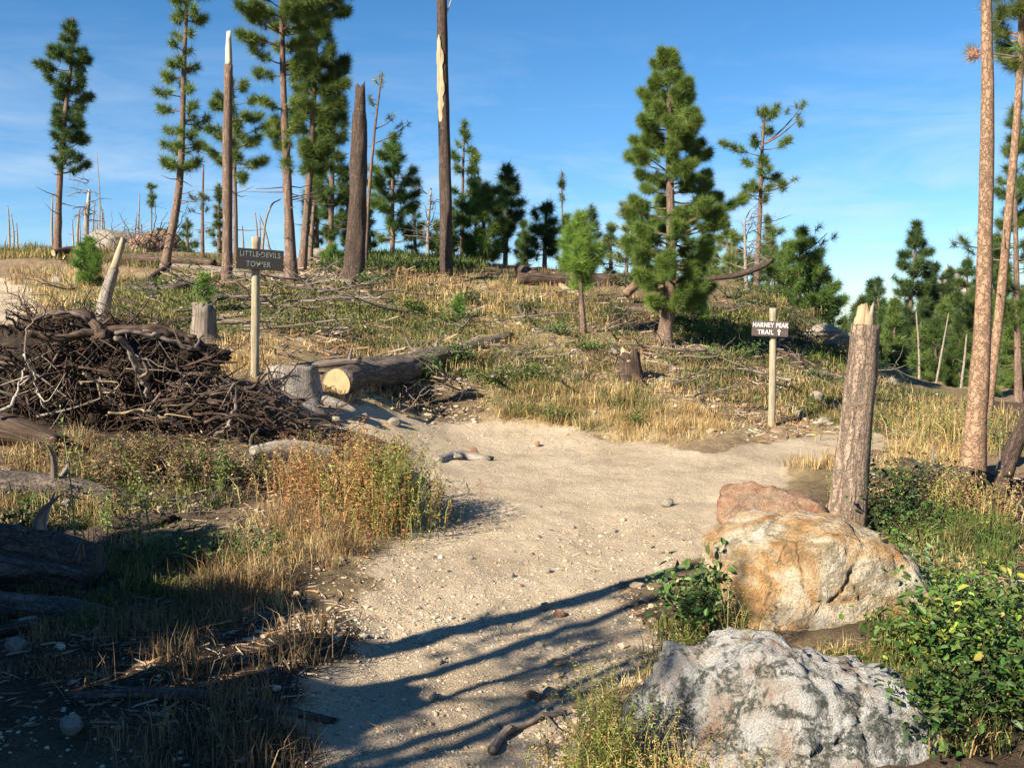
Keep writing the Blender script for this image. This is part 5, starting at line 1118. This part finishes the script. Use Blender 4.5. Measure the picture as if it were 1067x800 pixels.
for k, (x, y, h_, lb) in enumerate([(82,600,.95,'tallest leafy weed stalk at the far left'),(145,578,.75,'thick leafy weed stalk left of centre in the weeds'),(161,580,.85,'leafy weed stalk with pale buds'),(232,520,.55,'short leafy stalk beside the dull green bush'),(112,560,.5,'small stalk between the two left weed stalks')]):
    weeds('weed_stalk', lb, g1(x, y), (.02, .02), 3, h_, [(.16,.20,.06), (.24,.26,.10)], 20+k, leafn=60, lsize=.035, w=.012, cat='weed')

# ---- grass (uncountable)
def grassfield(name, label, regs, seed, mat_='grass'):
    r = np.random.default_rng(seed); mb = MB()
    for (px, py, rx, ry, n, nb, h, sp, w, cols) in regs:
        a = r.uniform(0, 6.28, n); e = np.sqrt(r.random(n)); P = G(px+np.cos(a)*e*rx, py+np.sin(a)*e*ry)
        keep = (pmask(P[:, 0], P[:, 1]) < .45) & (P[:, 1] < 50); P = P[keep]; m = len(P)
        if not m: continue
        b = np.repeat(P, nb, 0); b[:, :2] += r.normal(size=(m*nb, 2))*sp; b[:, 2] -= .01
        hh = h*np.repeat(r.uniform(.5, 1.15, m), nb)*r.uniform(.5, 1.1, m*nb)
        cc = np.array(cols)[np.repeat(r.integers(0, len(cols), m), nb)]
        blades(mb, b, hh, w, 1.25, cc, .26)
    return mb.build(name, M[mat_], origin=(0, 12, .5), smooth=False, label=label, cat='grass', kind='stuff')
BR_ = [(.20,.13,.07), (.28,.19,.10), (.14,.10,.055)]; GR = [(.075,.11,.025), (.12,.145,.04), (.20,.18,.06)]
grassfield('dry_grass', 'straw coloured dry grass in clumps over the slope and path edges', [
  (600,425,95,22,200,30,.26,.08,.006,ST+GR), (700,445,60,18,130,32,.24,.08,.006,ST), (560,440,50,8,40,30,.20,.06,.006,ST+GR), (850,475,45,18,70,26,.20,.07,.006,ST),
  (500,300,110,28,170,26,.28,.15,.011,ST), (620,320,60,20,50,22,.26,.12,.011,ST+BR_), (470,360,90,35,110,22,.22,.13,.009,ST+GR+BR_), (660,390,100,30,110,20,.18,.11,.009,ST+BR_),
  (790,410,90,35,150,20,.18,.12,.009,ST+BR_), (240,370,55,22,80,26,.20,.10,.008,ST), (60,300,80,22,170,24,.30,.18,.013,ST+[(.3,.28,.1)]), (960,440,90,20,150,30,.30,.14,.009,ST+GR+BR_),
  (400,410,60,20,60,20,.15,.08,.007,ST), (300,290,180,20,90,18,.22,.15,.011,ST+GR), (100,325,90,20,70,20,.22,.1,.009,ST), (360,350,90,25,90,16,.18,.12,.008,ST+BR_),
  (250,610,60,26,18,100,.28,.07,.004,BR_+ST), (320,560,70,34,55,46,.22,.06,.004,ST+BR_+BR_), (60,266,90,5,260,22,.35,.22,.02,ST+GR+GR), (160,274,90,6,220,22,.3,.2,.018,GR+BR_), (990,590,60,28,26,70,.22,.06,.005,ST+GR), (965,480,40,14,60,30,.30,.08,.007,ST),
  (560,370,80,30,80,20,.18,.12,.008,ST+BR_), (880,410,60,22,100,20,.2,.1,.009,ST+BR_), (700,340,80,18,70,16,.2,.12,.01,ST+GR), (800,330,50,22,70,24,.3,.14,.012,ST+GR)], 31)
grassfield('low_green_plants', 'low green ground cover plants over the upper slope', [
  (160,318,80,20,500,22,.12,.12,.022,GR), (330,330,70,14,260,22,.12,.12,.02,GR), (420,276,80,9,420,30,.28,.2,.03,[(.05,.085,.02),(.09,.12,.03),(.12,.15,.04)]), (250,300,120,18,300,18,.14,.14,.022,GR), (760,340,60,18,200,20,.18,.14,.02,GR),
  (200,345,60,10,140,20,.10,.08,.014,GR), (540,385,60,25,90,24,.16,.08,.011,GR), (520,320,120,30,220,22,.16,.13,.014,GR), (660,380,110,30,150,20,.14,.11,.012,GR), (800,390,90,35,150,20,.16,.12,.012,GR), (420,345,70,20,120,22,.16,.1,.012,GR), (900,420,90,20,160,22,.2,.12,.013,GR), (880,370,40,20,120,24,.22,.14,.018,GR), (940,600,60,40,120,24,.10,.05,.010,GR), (880,705,60,18,60,26,.10,.05,.007,GR), (945,735,50,50,110,26,.12,.05,.008,GR), (705,690,30,40,40,24,.10,.04,.006,GR), (960,660,50,50,90,26,.12,.05,.008,GR), (120,520,120,40,160,24,.12,.06,.009,GR), (1000,560,60,25,120,30,.14,.05,.008,GR), (180,600,70,30,80,26,.10,.05,.010,GR)], 32)
grassfield('shade_grass', 'thin brown grass tufts in the shaded left foreground', [
  (190,690,190,60,44,40,.20,.06,.004,BR_), (120,640,120,40,44,40,.18,.06,.004,BR_+GR), (260,770,160,40,30,40,.2,.05,.004,BR_), (650,720,40,50,26,24,.10,.04,.004,BR_+ST), (60,480,60,30,60,30,.25,.07,.006,ST+BR_), (900,712,60,25,50,30,.14,.05,.005,ST+GR), (700,672,35,30,30,30,.14,.04,.005,ST+GR), (60,560,90,50,60,30,.2,.06,.006,ST+BR_), (980,770,60,20,40,30,.16,.05,.005,ST+GR)], 33)

# ---- litter: twigs, bark chips, cones; gravel on the trail
def litter(name, label, regs, seed):
    r = np.random.default_rng(seed); mb = MB()
    for (px, py, rx, ry, n, ln, w) in regs:
        P = G(px+r.uniform(-1, 1, n)*rx, py+r.uniform(-1, 1, n)*ry); P = P[(P[:, 1] < 40) & ((pmask(P[:, 0], P[:, 1]) < .5) | (r.random(n) < .05))]; m = len(P)
        a = r.uniform(0, 6.28, m); d = np.stack([np.cos(a), np.sin(a), r.normal(size=m)*.22], -1)*(ln*r.uniform(.25, 1, m))[:, None]
        s = np.stack([-np.sin(a), np.cos(a), 0*a], -1)*(w*r.uniform(.5, 1.2, m))[:, None]; u = np.array([0, 0, 1])*(w*r.uniform(.5, 1.2, m))[:, None]
        P[:, 2] += w*.5; k = np.stack([np.sin(a*3), np.cos(a*5), 0*a], -1)*(ln*.08)
        V = np.stack([P-d/2-s/2, P-d/2+s/2, P-d/2+u, P+k-s/2, P+k+s/2, P+k+u, P+d/2-s/4, P+d/2+s/4, P+d/2+u/2], 1).reshape(-1, 3)
        i = np.arange(m)[:, None]*9; f = [np.vstack([i+np.array(q) for q in ([0,1,4,3],[1,2,5,4],[2,0,3,5],[3,4,7,6],[4,5,8,7],[5,3,6,8])])]
        cc = np.array([(.26,.20,.15), (.36,.30,.23), (.18,.12,.08), (.11,.07,.05), (.26,.15,.08)])[r.integers(0, 5, m)]*r.uniform(.7, 1.2, (m, 1))
        mb.add(V, f, np.repeat(cc, 9, 0))
    return mb.build(name, M['stick'], origin=(0, 12, .5), smooth=False, label=label, cat='litter', kind='stuff')
litter('twig_litter', 'grey and brown twigs and bark chips littering the slope', [(300,330,220,45,1300,.6,.018), (640,340,200,60,900,.5,.016), (780,390,130,45,800,.3,.014), (470,400,110,30,500,.3,.012), (200,480,220,70,700,.22,.009), (200,660,200,110,900,.16,.007), (980,560,90,80,700,.22,.010), (650,700,50,70,160,.12,.006), (900,440,120,20,500,.3,.014), (330,285,150,15,600,.9,.025)], 41)
def gravel(name, label, regs, seed, inpath=True):
    r = np.random.default_rng(seed); mb = MB(); v, f = ICO[1]
    for (px, py, rx, ry, n, s0) in regs:
        P = G(px+r.uniform(-1, 1, n)*rx, py+r.uniform(-1, 1, n)*ry); pm = pmask(P[:, 0], P[:, 1]); P = P[(pm > .3) if inpath else (pm < .6)]; m = len(P)
        if not m: continue
        S = s0*np.exp(r.normal(size=(m, 1))*.5)*r.uniform(.6, 1.2, (m, 3))*[1, 1, .6]
        a = r.uniform(0, 6.28, m); jit = 1+.22*r.normal(size=(m, len(v), 1)); q = v[None]*jit*S[:, None]
        q = np.stack([q[..., 0]*np.cos(a)[:, None]-q[..., 1]*np.sin(a)[:, None], q[..., 0]*np.sin(a)[:, None]+q[..., 1]*np.cos(a)[:, None], q[..., 2]], -1)+P[:, None]
        cc = np.array([(.42,.32,.22), (.46,.36,.25), (.34,.25,.16), (.50,.42,.31), (.24,.17,.11)])[r.integers(0, 5, m)]*r.uniform(.75, 1.15, (m, 1))
        mb.add(q.reshape(-1, 3), (f[None]+(np.arange(m)*len(v))[:, None, None]).reshape(-1, 3), np.repeat(cc, len(v), 0))
    return mb.build(name, M['gravel'], origin=(0, 6, 0), smooth=False, label=label, cat='gravel', kind='stuff')
gravel('trail_gravel', 'fine tan gravel scattered on the trail', [(500,700,200,100,7000,.0042), (520,600,200,60,4200,.005), (420,600,60,80,900,.007), (640,560,60,30,500,.007), (560,500,280,60,1500,.006), (620,720,60,60,600,.010), (470,450,180,16,300,.010), (520,640,200,120,90,.011)], 51)
gravel('slope_rubble', 'small stones and rubble among the litter beside the trail', [(150,720,170,80,500,.007), (780,420,160,40,700,.022), (420,430,90,12,260,.02), (640,360,160,50,400,.025), (660,670,50,80,300,.014), (900,430,90,14,260,.025), (1030,630,40,60,200,.016), (320,620,60,60,500,.008), (200,500,200,60,500,.012)], 52, False)

# ---- bare pine standing left behind the viewer, casting the long streaks over the path
b0 = behind(-3.4, 3.02)
root = empty('dead_pine', b0, 'slender thin crowned pine left of the viewpoint casting branch shadows over the path', 'pine tree')
mb = MB(); tube(mb, [b0-[0, 0, .2], b0+[.02, 0, 2.4], b0+[.0, .03, 4.9]], [.085, .06, .02], 12, amp=.1, sub=24); mb.build('trunk', M['pine_bark'], root)
rr_ = np.random.default_rng(77)
for k in range(9):
    z = 3.0+k*.2; mb = MB(); a = SUN_AZ+math.pi/2*(1 if k % 2 else -1)+rr_.normal()*.5
    bough(mb, b0+[0, 0, z], [math.cos(a), math.sin(a), .15], rr_.uniform(.3, .75), .022, rr_, 1, .15, g=-.1); mb.build('branch', M['grey_wood'], root)
cm = MB(); cc_ = np.array([b0+[rr_.normal()*.42, rr_.normal()*.42, rr_.uniform(2.7, 4.3)] for k in range(90)]); needles(cm, cc_, rr_.normal(size=(90, 3))+[0, 0, .4], 46, .16, .008, (.1, .15, .035)); cm.build('crown', M['needles'], root, smooth=False)
b1 = behind(-1.5, 4.14)
snag('dead_pine', 'thin dead pole left of the viewpoint casting the longest shadow streak', b1[1], [((b1[0]/b1[1])*F+CW, 500)]*1+[((b1[0]/b1[1])*F+CW, 300), ((b1[0]/b1[1])*F+CW+3, -760)], [100, 92, 70], 'grey_bark', stubs=1, n=12, seed=5) if b1[1] > .5 else None
for k, (s_, l_, h_, rr0, lb) in enumerate([(-1.2, 3.66, 3.25, .07, 'thick dead stem with bushy top left of the viewpoint'), (-1.4, 3.12, 3.1, .05, 'thin dead stem left of the viewpoint nearest the path'), (-1.3, 3.38, 2.75, .045, 'short dead stem between the two others left of the viewpoint')]):
    b2 = behind(s_, l_); rt = empty('dead_pole', b2, lb, 'dead tree'); mb = MB(); tube(mb, [b2-[0, 0, .2], b2+[.02, .01, h_*.5], b2+[0, .03, h_]], [rr0, rr0*.8, rr0*.5], 10, amp=.15, sub=20, jag=.1); mb.build('trunk', M['grey_bark'], rt)
    for j in range(7):
        m2 = MB(); bough(m2, b2+[0, 0, h_*rr_.uniform(.55, .95)], [rr_.normal(), rr_.normal(), .5], rr_.uniform(.3, .6), .016, rr_, 1, .2); m2.build('branch', M['grey_wood'], rt)
    if k == 0:
        cm = MB(); needles(cm, np.array([b2+[rr_.normal()*.2, rr_.normal()*.2, rr_.uniform(2.4, 3.1)] for j in range(26)]), rr_.normal(size=(26, 3)), 46, .13, .008, (.1, .15, .035)); cm.build('crown', M['needles'], rt, smooth=False)
